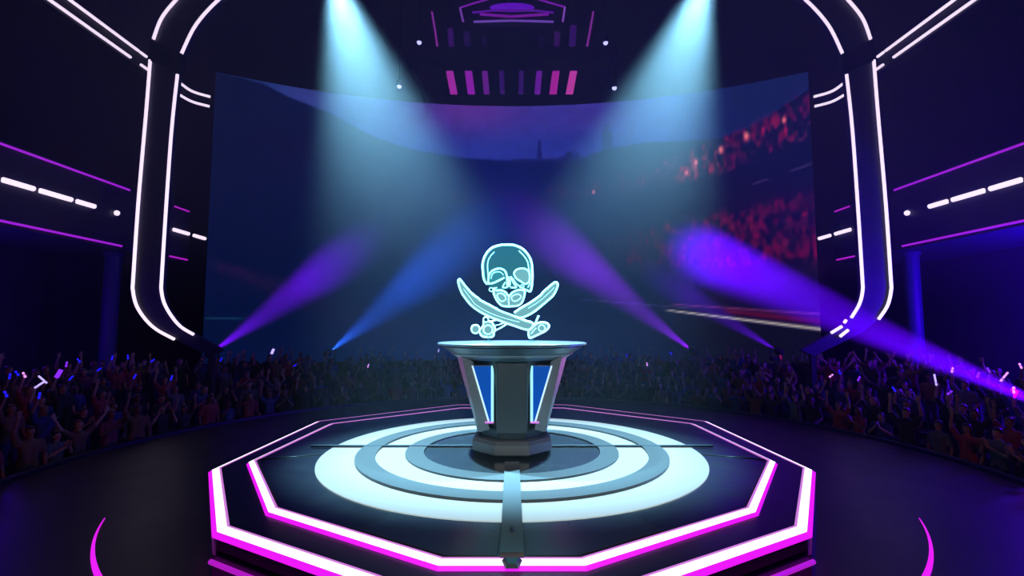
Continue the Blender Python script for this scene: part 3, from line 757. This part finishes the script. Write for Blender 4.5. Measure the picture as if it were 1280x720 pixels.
from_bm('lens', bm, mat('violet_lens', (0.1, 0.0, 0.2), 0.4, emit=lin((96, 10, 190))), lan, True)
top = gl(640, -20).z
tube('hanger', [(-2.0, 1.2, top - 0.1), (-2.0, 1.2, RZ)], 0.08, M['black'], lan); tube('hanger', [(2.0, 1.2, top - 0.1), (2.0, 1.2, RZ)], 0.08, M['black'], lan)

# ------------------------------------------------------------------ small hanging lamps
def small_lamp(x, y, Y, label):
    p = U(x, y, Y)
    r = thing('hanging_spotlight', label, 'spotlight', 'small hanging spotlights', p)
    lathe('body', [(0.05, 0.30), (0.13, 0.26), (0.14, 0.02), (0.12, 0.0)], M['black'], r, 16)
    bm = bmesh.new(); bmesh.ops.create_uvsphere(bm, u_segments=14, v_segments=8, radius=0.115, matrix=Matrix.Translation((0, 0, -0.01)))
    from_bm('lens', bm, M['lens'], r, True)
    tube('hanger', [(0, 0, 0.28), (0, 0, RZ - p.z)], 0.02, M['black'], r, 6)
small_lamp(524, 52.5, 22.5, 'small lit spotlight hanging left of the ceiling lantern, upper of the two')
small_lamp(757, 53, 22.5, 'small lit spotlight hanging right of the ceiling lantern, upper of the two')
small_lamp(499, 107.5, 22.5, 'small dim spotlight inside the left white beam, lower of the two')
small_lamp(768, 109.5, 22.5, 'small lit spotlight below right of the ceiling lantern, lower of the two')
# the two big stage spotlights on the ceiling
for x, lb in ((414, 'large spotlight throwing the left white beam'), (888, 'large spotlight throwing the right white beam')):
    p = U(x, -48, 8.8); aim = (Vector((0, 8.3, 0.8)) - p).normalized()
    r = thing('stage_spotlight', lb, 'spotlight', 'large stage spotlights', p)
    q_ = aim.to_track_quat('-Z', 'Y')
    o = lathe('housing', [(0.20, 0.75), (0.26, 0.70), (0.28, 0.18), (0.26, 0.16)], M['black'], r, 24); o.rotation_euler = q_.to_euler()
    tube('hanger', [q_ @ Vector((0, 0, 0.5)), Vector((0, 0, RZ - p.z))], 0.04, M['black'], r, 8)
# moving heads on stands that throw the coloured beams
for a, b, c, e, sz, nm in BEAMS:
    r = thing('moving_head_lamp', 'moving head lamp on a stand throwing the %s beam' % nm, 'stage lamp', 'moving head lamps in the crowd', (a.x, a.y, ground(a.x, a.y)))
    hgt = a.z - ground(a.x, a.y); q_ = (b - a).normalized().to_track_quat('-Z', 'Y')
    box('base', (-0.16, -0.16, hgt - 0.50), (0.16, 0.16, hgt - 0.36), M['black'], r, 0.02)
    for k in (-1, 1): box('yoke_arm', (k*0.17 - 0.025, -0.05, hgt - 0.38), (k*0.17 + 0.025, 0.05, hgt + 0.05), M['black'], r, 0.01)
    h_ = lathe('head', [(0.08, 0.40), (0.13, 0.34), (0.14, 0.10), (0.12, 0.07)], M['black'], r, 20); h_.location = (0, 0, hgt); h_.rotation_euler = q_.to_euler()
    tube('pole', [(0, 0, 0.03), (0, 0, hgt - 0.48)], 0.035, M['black'], r, 8)
    for k in range(3):
        t = k*2*PI/3; tube('leg', [(0, 0, 0.35), (0.45*math.cos(t), 0.45*math.sin(t), 0.02)], 0.018, M['black'], r, 6)
# ------------------------------------------------------------------ the crowd
SKINS = [mat('skin_tone', c, 0.55) for c in ((0.30, 0.15, 0.10), (0.22, 0.11, 0.07), (0.13, 0.06, 0.04), (0.36, 0.20, 0.14))]
HAIRS = [mat('hair_tone', c, 0.5) for c in ((0.012, 0.009, 0.008), (0.05, 0.025, 0.012), (0.16, 0.09, 0.04))]
CLOTH = {'black': (0.015, 0.015, 0.018), 'dark red': (0.22, 0.02, 0.03), 'navy blue': (0.02, 0.03, 0.12), 'grey': (0.08, 0.08, 0.085),
         'white': (0.60, 0.60, 0.60), 'maroon': (0.12, 0.015, 0.04), 'brown': (0.12, 0.06, 0.03), 'blue': (0.04, 0.10, 0.35)}
CLOTHM = {k: mat(k.replace(' ', '_') + '_cloth', v, 0.85, noise=0.15, nscale=12) for k, v in CLOTH.items()}
JEANS = mat('dark_denim', (0.015, 0.02, 0.05), 0.85, noise=0.2, nscale=20)
SHOE = mat('dark_shoe', (0.02, 0.02, 0.02), 0.5)
EYE = mat('eye_white', (0.5, 0.5, 0.5), 0.2)

_ico = bmesh.new(); bmesh.ops.create_icosphere(_ico, subdivisions=2, radius=1.0)
ICO = [v.co.copy() for v in _ico.verts]; _ico.free()
def caps_mesh(caps, voxel, name, it=3, grow=0.0):
    """capsules and ellipsoids melted into one continuous skin"""
    bm = bmesh.new()
    for c in caps:
        if len(c) == 4:
            p0, r0, p1, r1 = c; p0 = Vector(p0); p1 = Vector(p1)
            pts = [p0 + v * (r0 + grow) for v in ICO] + [p1 + v * (r1 + grow) for v in ICO]
        else:
            p0, rad = c; p0 = Vector(p0)
            pts = [p0 + Vector((v.x*(rad[0]+grow), v.y*(rad[1]+grow), v.z*(rad[2]+grow))) for v in ICO]
        vs = [bm.verts.new(p) for p in pts]
        r = bmesh.ops.convex_hull(bm, input=vs)
        kill = [g for g in set(r['geom_interior'] + r['geom_unused']) if isinstance(g, bmesh.types.BMVert)]
        bmesh.ops.delete(bm, geom=kill, context='VERTS')
    me = bpy.data.meshes.new(name); bm.to_mesh(me); bm.free()
    ob = bpy.data.objects.new('tmp', me); C.objects.link(ob)
    rm = ob.modifiers.new('r', 'REMESH'); rm.mode = 'VOXEL'; rm.voxel_size = voxel; rm.use_smooth_shade = True
    sm_ = ob.modifiers.new('s', 'SMOOTH'); sm_.iterations = it; sm_.factor = 0.5
    bpy.context.view_layer.update()
    out = bpy.data.meshes.new_from_object(ob.evaluated_get(bpy.context.evaluated_depsgraph_get()))
    out.name = name; bpy.data.objects.remove(ob); bpy.data.meshes.remove(me)
    for p in out.polygons: p.use_smooth = True
    return out

def hand(wr, d, side, spread=1.0, curl=0.0, palm=None):
    """palm and five unequal fingers growing from the wrist along d; palm is the way the palm faces"""
    d = Vector(d).normalized(); palm = Vector(palm or (0, -1, 0)); palm = (palm - d*palm.dot(d)).normalized()
    across = d.cross(palm).normalized() * side
    c = []
    w0 = Vector(wr)
    for k in (-1, 0, 1):
        c.append((w0 + d*0.02 + across*k*0.014, 0.016, w0 + d*0.095 + across*k*0.026, 0.0145))
    for k, (o, L_) in enumerate(((-0.040, 0.062), (-0.014, 0.078), (0.012, 0.084), (0.038, 0.074))):
        b0 = w0 + d*0.095 + across*o*0.85
        fd = (d + across*o*3.2*spread).normalized()
        m1 = b0 + (fd*(1-0.4*curl) + palm*curl).normalized()*L_*0.55
        m2 = m1 + (fd*(1-curl) + palm*curl*1.6).normalized()*L_*0.5
        c.append((b0, 0.0110, m1, 0.0100)); c.append((m1, 0.0100, m2, 0.0085))
    t0 = w0 + d*0.035 + across*0.030; t1 = t0 + (across*0.85 + d*0.75 + palm*0.2).normalized()*0.042; t2 = t1 + (across*0.45 + d*1.0 + palm*(0.2+curl)).normalized()*0.034
    c.append((t0, 0.014, t1, 0.0115)); c.append((t1, 0.0115, t2, 0.0095))
    return c

def person_caps(elL, wrL, hdL, elR, wrR, hdR, curl=(0.1, 0.1), turn=0.0, palms=((0, -1, 0), (0, -1, 0))):
    """faces -Y; total height 1.72. elbows, wrists and hand directions for the person's own right (x<0) and left (x>0)"""
    body = [((0, 0.005, 1.41), 0.056, (0, -0.004, 1.52), 0.052),                      # neck
            ((0, 0.008, 1.615), (0.074, 0.094, 0.100)),                               # skull
            ((0, -0.030, 1.575), (0.055, 0.062, 0.072)),                              # face
            ((0, -0.052, 1.528), 0.026, (0, -0.060, 1.522), 0.024),                   # chin
            ((0, -0.088, 1.600), 0.009, (0, -0.108, 1.572), 0.013),                   # nose
            ((-0.018, -0.090, 1.545), 0.007, (0.018, -0.090, 1.545), 0.007),          # lips
            ((-0.040, -0.080, 1.628), 0.010, (0.040, -0.080, 1.628), 0.010),          # brow
            ((-0.076, 0.012, 1.595), (0.010, 0.018, 0.030)), ((0.076, 0.012, 1.595), (0.010, 0.018, 0.030))]
    torso = [((-0.075, 0.0, 1.33), 0.095, (0.075, 0.0, 1.33), 0.095), ((-0.155, 0.005, 1.385), 0.052, (0.155, 0.005, 1.385), 0.052),
             ((-0.06, 0, 1.30), 0.10, (-0.05, 0, 1.08), 0.088), ((0.06, 0, 1.30), 0.10, (0.05, 0, 1.08), 0.088),
             ((-0.06, 0.005, 1.06), 0.09, (-0.075, 0.01, 0.93), 0.10), ((0.06, 0.005, 1.06), 0.09, (0.075, 0.01, 0.93), 0.10)]
    arms = []; sleeves = []
    for s, el, wr, hd, cu, pm in ((-1, elL, wrL, hdL, curl[0], palms[0]), (1, elR, wrR, hdR, curl[1], palms[1])):
        sh = Vector((s*0.175, 0.005, 1.385)); el = Vector(el); wr = Vector(wr)
        arms += [(sh, 0.050, el, 0.038), (el, 0.039, el + (wr-el)*0.35, 0.038), (el + (wr-el)*0.35, 0.038, wr, 0.026)]
        arms += hand(wr, hd, -s, 1.0, cu, pm)
        sleeves += [(sh, 0.060, sh + (el-sh)*0.72, 0.052)]
    legs = []
    for s in (-1, 1):
        legs += [((s*0.085, 0.01, 0.90), 0.088, (s*0.095, -0.01, 0.50), 0.058), ((s*0.095, -0.01, 0.50), 0.056, (s*0.10, 0.012, 0.30), 0.055), ((s*0.10, 0.012, 0.30), 0.055, (s*0.10, 0.02, 0.10), 0.038)]
    feet = [((s*0.10, 0.03, 0.05), 0.040, (s*0.115, -0.12, 0.035), 0.034) for s in (-1, 1)]
    return body + torso + arms + legs + feet, torso + sleeves + [((0, 0.008, 1.44), 0.066, (0, 0.006, 1.42), 0.07)], legs, feet

UP = (0, -0.05, 1)
POSES = [
    ('both arms raised', dict(elL=(-0.30, -0.03, 1.60), wrL=(-0.27, -0.06, 1.86), hdL=(0.05, -0.05, 1), elR=(0.30, -0.03, 1.60), wrR=(0.27, -0.06, 1.86), hdR=(-0.05, -0.05, 1))),
    ('arms spread high', dict(elL=(-0.37, 0.0, 1.56), wrL=(-0.52, -0.05, 1.79), hdL=(-0.4, 0, 1), elR=(0.37, 0.0, 1.56), wrR=(0.52, -0.05, 1.79), hdR=(0.4, 0, 1))),
    ('one arm raised', dict(elL=(-0.27, -0.05, 1.62), wrL=(-0.22, -0.08, 1.88), hdL=UP, elR=(0.27, 0.02, 1.12), wrR=(0.24, -0.10, 0.90), hdR=(0, -0.2, -1), curl=(0.1, 0.35))),
    ('hands clapping', dict(elL=(-0.26, -0.12, 1.17), wrL=(-0.055, -0.32, 1.36), hdL=(0.18, -0.25, 1), elR=(0.26, -0.12, 1.17), wrR=(0.055, -0.32, 1.36), hdR=(-0.18, -0.25, 1), palms=((1, 0, 0), (-1, 0, 0)))),
    ('hands raised to cheer', dict(elL=(-0.30, -0.14, 1.25), wrL=(-0.17, -0.24, 1.50), hdL=(0.2, 0, 1), elR=(0.30, -0.14, 1.25), wrR=(0.17, -0.24, 1.50), hdR=(-0.2, 0, 1), palms=((1, -0.3, 0), (-1, -0.3, 0)))),
    ('arms down', dict(elL=(-0.24, 0.03, 1.11), wrL=(-0.25, -0.06, 0.86), hdL=(0.05, -0.15, -1), elR=(0.24, 0.03, 1.11), wrR=(0.25, -0.06, 0.86), hdR=(-0.05, -0.15, -1), curl=(0.35, 0.35), palms=((1, 0, 0), (-1, 0, 0)))),
    ('hand stretched out', dict(elL=(-0.27, -0.20, 1.36), wrL=(-0.20, -0.45, 1.50), hdL=(0.1, -0.7, 0.7), elR=(0.25, 0.0, 1.12), wrR=(0.20, -0.20, 1.02), hdR=(-0.3, -1, 0.1), curl=(0.1, 0.4))),
    ('holding a light up', dict(elL=(-0.26, -0.06, 1.62), wrL=(-0.20, -0.10, 1.87), hdL=UP, elR=(0.25, 0.0, 1.12), wrR=(0.20, -0.16, 0.98), hdR=(-0.2, -1, -0.1), curl=(0.9, 0.4))),
]
PROTO = []
trous = None
for pn, kw in POSES:
    b_, sh_, lg_, ft_ = person_caps(**kw)
    bme = caps_mesh(b_, 0.0115, 'person_body', 2)
    # eyes set into the face
    bm = bmesh.new(); bm.from_mesh(bme)
    for s in (-1, 1):
        r = bmesh.ops.create_uvsphere(bm, u_segments=10, v_segments=6, radius=0.0125, matrix=Matrix.Translation((s*0.030, -0.086, 1.600)))
        for v in r['verts']:
            for f in v.link_faces: f.material_index = 1
    bm.to_mesh(bme); bm.free()
    sme = caps_mesh(sh_, 0.022, 'shirt', 3, 0.012)
    if trous is None:
        trous = caps_mesh(lg_ + [((-0.07, 0.01, 0.93), 0.102, (0.07, 0.01, 0.93), 0.102)], 0.022, 'trousers', 3, 0.010)
        shoes = [caps_mesh([ft_[k]], 0.02, 'shoe', 1, 0.012) for k in (0, 1)]
    PROTO.append((pn, bme, sme))
HAIRM = [('short', caps_mesh([((0, 0.018, 1.635), (0.083, 0.098, 0.094)), ((0, -0.03, 1.685), (0.055, 0.06, 0.03))], 0.016, 'hair', 2)),
         ('long', caps_mesh([((0, 0.018, 1.635), (0.086, 0.098, 0.096)), ((-0.06, 0.03, 1.60), 0.034, (-0.075, 0.05, 1.38), 0.030), ((0.06, 0.03, 1.60), 0.034, (0.075, 0.05, 1.38), 0.030), ((0, 0.07, 1.60), 0.05, (0, 0.085, 1.38), 0.045)], 0.016, 'hair', 2)),
         ('tied', caps_mesh([((0, 0.018, 1.633), (0.081, 0.096, 0.092)), ((0, 0.12, 1.69), (0.045, 0.045, 0.045))], 0.016, 'hair', 2))]
for me_ in [p[1] for p in PROTO]:
    me_.materials.clear(); me_.materials.append(SKINS[0]); me_.materials.append(EYE)
for me_ in [p[2] for p in PROTO]: me_.materials.clear(); me_.materials.append(CLOTHM['black'])
trous.materials.clear(); trous.materials.append(JEANS)
for me_ in shoes: me_.materials.clear(); me_.materials.append(SHOE)
for _, me_ in HAIRM: me_.materials.clear(); me_.materials.append(HAIRS[0])
# the hair keeps clear of the face
for _, me_ in HAIRM:
    for v in me_.vertices:
        if v.co.y < -0.035 and v.co.z < 1.665: v.co.y = -0.030

def part_of(name, me_, parent, slot=None):
    o = bpy.data.objects.new(name, me_); C.objects.link(o); o.parent = parent
    if slot is not None:
        o.material_slots[0].link = 'OBJECT'; o.material_slots[0].material = slot
    return o
ORD = ['first', 'second', 'third', 'fourth', 'fifth', 'sixth', 'seventh', 'eighth', 'ninth', 'tenth', 'eleventh', 'twelfth', 'thirteenth', 'fourteenth', 'fifteenth',
       'sixteenth', 'seventeenth', 'eighteenth', 'nineteenth', 'twentieth']
def ordn(i):
    if i < 20: return ORD[i]
    t = {2: 'twenty', 3: 'thirty', 4: 'forty', 5: 'fifty', 6: 'sixty'}
    tt = {3: 'thirtieth', 4: 'fortieth', 5: 'fiftieth', 6: 'sixtieth'}
    a, b = divmod(i + 1, 10)
    return tt[a] if b == 0 else t[a] + '-' + ORD[b-1]
def make_person(x, y, hgt, pose, hair, shirt, skin, hairc):
    pn, bme, sme = PROTO[pose]
    r = bpy.data.objects.new('person', bme); C.objects.link(r)
    r.location = (x, y, ground(x, y) + 0.003); k = hgt/1.72; r.scale = (k, k, k)
    d = Vector((0 - x, 8.3 - y)); r.rotation_euler = (0, 0, math.atan2(d.y, d.x) + PI/2 + random.uniform(-.25, .25))
    r.material_slots[0].link = 'OBJECT'; r.material_slots[0].material = SKINS[skin]
    part_of('shirt', sme, r, CLOTHM[shirt]); part_of('trousers', trous, r)
    part_of('hair', HAIRM[hair][1], r, HAIRS[hairc])
    for s_ in shoes: part_of('shoe', s_, r)
    return r

people = []     # dicts of x, y, pose ...
def free(x, y, dmin):
    if abs(x) > 14.4 and 5.9 < y < 23: return False
    for a, *_r in BEAMS:
        if math.hypot(a.x - x, a.y - y) < 0.85: return False
    for s in (-1, 1):
        if abs(y - 17.2) < 0.75 and 9.6 < s*x < 12.2: return False
    for p in people:
        if (p['x']-x)**2 + (p['y']-y)**2 < dmin*dmin: return False
    return True
# people holding lights: seen at (photo x, y) at a chosen depth
GLOW = [(22, 466, 11.2, 'blue', 's'), (31, 468, 10.4, 'pink', 's'), (45, 482, 9.9, 'lilac', 'l'), (57, 476, 10.8, 'lilac', 'l'), (72, 468, 12.3, 'violet', 'b'), (88, 472, 11.6, 'blue', 's'),
        (123, 461, 14.5, 'blue', 's'), (168, 470, 13.0, 'blue', 's'), (214, 472, 14.8, 'blue', 's'), (340, 440, 22.0, 'lilac', 'b'), (368, 456, 19.0, 'blue', 's'), (302, 505, 14.6, 'blue', 's'),
        (460, 457, 20.8, 'pink', 's'), (548, 438, 23.5, 'lilac', 's'), (783, 444, 23.0, 'blue', 's'), (809, 455, 21.0, 'pink', 's'), (839, 441, 23.0, 'blue', 's'), (976, 446, 20.5, 'red', 's'),
        (1038, 469, 14.8, 'pink', 's'), (1050, 465, 15.4, 'blue', 's'), (1073, 473, 14.0, 'violet', 's'), (1095, 516, 11.9, 'blue', 's'), (1118, 486, 13.0, 'blue', 's'), (1170, 478, 11.4, 'lilac', 'l'),
        (1186, 490, 10.9, 'violet', 's'), (1222, 468, 10.8, 'violet', 's'), (1252, 473, 10.2, 'pink', 'l'), (1267, 487, 9.8, 'pink', 's'),
        (8, 492, 9.6, 'blue', 's'), (16, 478, 10.6, 'blue', 's'), (49, 494, 9.6, 'blue', 's'), (140, 447, 17.0, 'blue', 's'), (160, 446, 18.0, 'blue', 's'), (190, 450, 17.5, 'blue', 's'), (225, 447, 19.0, 'blue', 's'),
        (99, 450, 15.5, 'blue', 's'), (83, 455, 14.5, 'violet', 's'), (276, 449, 20.0, 'blue', 's'), (12, 470, 11.5, 'blue', 's'), (26, 543, 9.2, 'blue', 's'), (635, 450, 21.0, 'blue', 's'), (1072, 524, 11.5, 'blue', 's'), (1190, 462, 13.0, 'pink', 's'), (1236, 462, 11.5, 'violet', 's'), (1276, 457, 10.5, 'pink', 's')]
GC = {'blue': (20, 20, 240), 'pink': (235, 150, 255), 'lilac': (190, 170, 255), 'violet': (130, 40, 255), 'red': (150, 20, 70)}
GM = {k: mat(k + '_glow_stick', (0.1, 0.1, 0.1), 0.3, emit=lin(v), es=1.3) for k, v in GC.items()}
holders = []
for gx, gy, gY, gc, gk in GLOW:
    # slide along the sight line to a place where a raised fist meets it
    best = None
    for Y in np.linspace(8.6, 24.5, 320):
        q_ = U(gx, gy, float(Y)); r_ = math.hypot(q_.x - DC[0], q_.y - DC[1])
        if r_ < 9.85: continue
        h_ = (q_.z - ground(q_.x, q_.y))/1.99*1.72
        if 1.56 < h_ < 1.86 and free(q_.x, q_.y, 0.56):
            c_ = abs(h_ - 1.71) + abs(Y - gY)*0.02
            if best is None or c_ < best[0]: best = (c_, q_, h_)
    if best is None:
        print('no place for glow', gx, gy); continue
    _, p, hgt = best
    people.append(dict(x=p.x, y=p.y, pose=7, h=hgt, glow=(p, gc, gk)))
def inview(x, y):
    return abs(x)/max(y, .1) < 1.09
# rows round the deck
row = 0
rr = 9.86
cand = []
while rr < 15.9:
    n = int(2*PI*rr/0.66); off = random.random()
    for i in range(n):
        a = (i + off + random.uniform(-.10, .10))*2*PI/n
        r_ = rr + random.uniform(-.12, .12)
        x = DC[0] + r_*math.cos(a); y = DC[1] + r_*math.sin(a)
        if y > 7.6 and inview(x, y) and y < 24.0 - 0.004*x*x*4 and abs(x) < 14.3: cand.append((row, x, y))
    rr += 0.78; row += 1
for rw, x, y in cand:
    if len(people) >= 300: break
    if free(x, y, 0.58):
        # far rows mostly stand, near rows cheer
        people.append(dict(x=x, y=y, pose=random.choices(range(7), (5, 3, 4, 5, 4, 7, 2))[0], h=random.gauss(1.70, 0.07)))
rest = [(x, y) for rw, x, y in cand if free(x, y, 0.58)]
kinds = ['black', 'black', 'black', 'black', 'dark red', 'navy blue', 'navy blue', 'grey', 'maroon', 'brown']
RWN = ['front', 'second', 'third', 'fourth', 'fifth', 'sixth', 'seventh', 'eighth', 'ninth', 'tenth']
rows = {}
for p in people:
    rad = math.hypot(p['x'] - DC[0], p['y'] - DC[1]); rows.setdefault(min(int((rad - STEP_R)/0.78), 9), []).append(p)
HN = ['short', 'long', 'tied up']
for rw in sorted(rows):
    L_ = sorted(rows[rw], key=lambda p: -math.atan2(p['y'] - DC[1], p['x'] - DC[0]) % (2*PI) if False else math.atan2(p['x'] - DC[0], p['y'] - DC[1]))
    for i, p in enumerate(L_):
        sh = random.choice(kinds); hr = random.choices((0, 1, 2), (5, 4, 1))[0]
        o = make_person(p['x'], p['y'], p['h'], p['pose'], hr, sh, random.randrange(4), random.choices((0, 1, 2), (5, 3, 1))[0])
        tag(o, 'person in %s shirt, %s, %s from left, %s crowd row' % (sh, POSES[p['pose']][0], ordn(i), RWN[rw]), 'person', 'people in the crowd around the deck')
        if 'glow' in p:
            g, gc, gk = p['glow']
            o.rotation_euler = (0, 0, math.atan2(8.3 - p['y'], -p['x']) + PI/2)
            k = p['h']/1.72
            hp = Matrix.Rotation(o.rotation_euler.z, 4, 'Z') @ Vector((-0.20*k, -0.13*k, 1.955*k))
            base = Vector((p['x'], p['y'], ground(p['x'], p['y']) + 0.003)) + hp
            # put the person so that the fist is at the seen spot
            dx = Vector((g.x - base.x, g.y - base.y, 0)); o.location = Vector(o.location) + dx
            base = Vector((g.x, g.y, base.z))
            tilt = random.uniform(-1.0, 1.0)
            d = Vector((math.sin(tilt), 0, math.cos(tilt)))
            ln_, rad = {'s': (0.09, 0.022), 'b': (0.16, 0.05), 'l': (0.24, 0.022)}[gk]
            bm = bmesh.new(); tube_bm(bm, [base - d*0.05, base - d*0.045, base + d*ln_, base + d*(ln_ + 0.01)], [rad*0.5, rad, rad, rad*0.5], 10)
            nm = 'light_stick' if gk != 'b' else 'lit_balloon_stick'
            st_ = from_bm('light_stick', bm, GM[gc], None, True)
            holders.append((st_, gc, gk, rw, i))
for st_, gc, gk, rw, i in holders:
    szs = {'s': 'short', 'b': 'thick', 'l': 'long'}[gk]
    tag(st_, '%s glowing %s light stick held by %s person from left in %s crowd row' % (szs, gc, ordn(i), RWN[rw]), 'light stick', 'light sticks held up in the crowd')
# everybody further back, beyond the three hundred nearest
if rest:
    far = bpy.data.meshes.new('far_crowd'); bm = bmesh.new()
    src = []
    for pn, bme, sme in PROTO[:6]:
        s_ = bmesh.new(); s_.from_mesh(sme); t_ = bmesh.new(); t_.from_mesh(trous)
        src.append((bme, sme))
    bms = bpy.data.meshes
    obs = []
    V = []; F = []; MI = []
    cols = list(range(5))
    def npm(m_):
        v = np.empty(len(m_.vertices)*3); m_.vertices.foreach_get('co', v)
        n = len(m_.polygons); ls = np.empty(n, int); lt = np.empty(n, int); m_.polygons.foreach_get('loop_start', ls); m_.polygons.foreach_get('loop_total', lt)
        vi = np.empty(len(m_.loops), int); m_.loops.foreach_get('vertex_index', vi)
        return v.reshape(-1, 3), ls, lt, vi
    low = []
    for pn, kw in POSES[:6]:
        b_, sh_, lg_, ft_ = person_caps(**kw)
        low.append((npm(caps_mesh(b_, 0.030, 'low', 1)), npm(caps_mesh(sh_, 0.035, 'low', 1, 0.016))))
    hl = npm(HAIRM[0][1]); tl_ = npm(trous)
    vo = 0; LV = []; LT = []; MX = []
    for x, y in rest:
        a = math.atan2(8.3 - y, -x) + PI/2 + random.uniform(-.3, .3); k = random.gauss(1.70, .07)/1.72
        R_ = np.array([[math.cos(a), -math.sin(a), 0], [math.sin(a), math.cos(a), 0], [0, 0, 1]])*k
        bb, ss = random.choices(low, (4, 2, 3, 4, 3, 7))[0]
        for (v, ls, lt, vi), mi in ((bb, 0), (ss, random.choice((2, 2, 3, 4))), (hl, 1), (tl_, 2)):
            V.append(v @ R_.T + np.array([x, y, ground(x, y) + 0.003])); LV.append(vi + vo); LT.append(lt); MX.append(np.full(len(lt), mi)); vo += len(v)
    V = np.concatenate(V); LV = np.concatenate(LV); LT = np.concatenate(LT); MX = np.concatenate(MX)
    bm.free()
    far.vertices.add(len(V)); far.vertices.foreach_set('co', V.ravel())
    far.loops.add(len(LV)); far.loops.foreach_set('vertex_index', LV.astype(np.int32))
    far.polygons.add(len(LT)); far.polygons.foreach_set('loop_start', np.concatenate([[0], np.cumsum(LT)[:-1]]).astype(np.int32)); far.polygons.foreach_set('loop_total', LT.astype(np.int32))
    far.polygons.foreach_set('material_index', MX.astype(np.int32)); far.polygons.foreach_set('use_smooth', np.ones(len(LT), bool))
    far.update(calc_edges=True)
    for m_ in (SKINS[1], HAIRS[0], CLOTHM['black'], CLOTHM['navy blue'], CLOTHM['maroon']): far.materials.append(m_)
    fo = bpy.data.objects.new('crowd', far); C.objects.link(fo)
    tag(fo, 'dark packed crowd of people standing in the far rows below the screen', 'crowd', None, 'stuff')
# leave no helper meshes behind
for me_ in list(bpy.data.meshes):
    if me_.users == 0: bpy.data.meshes.remove(me_)
print('people', len(people), 'rest', len(rest))
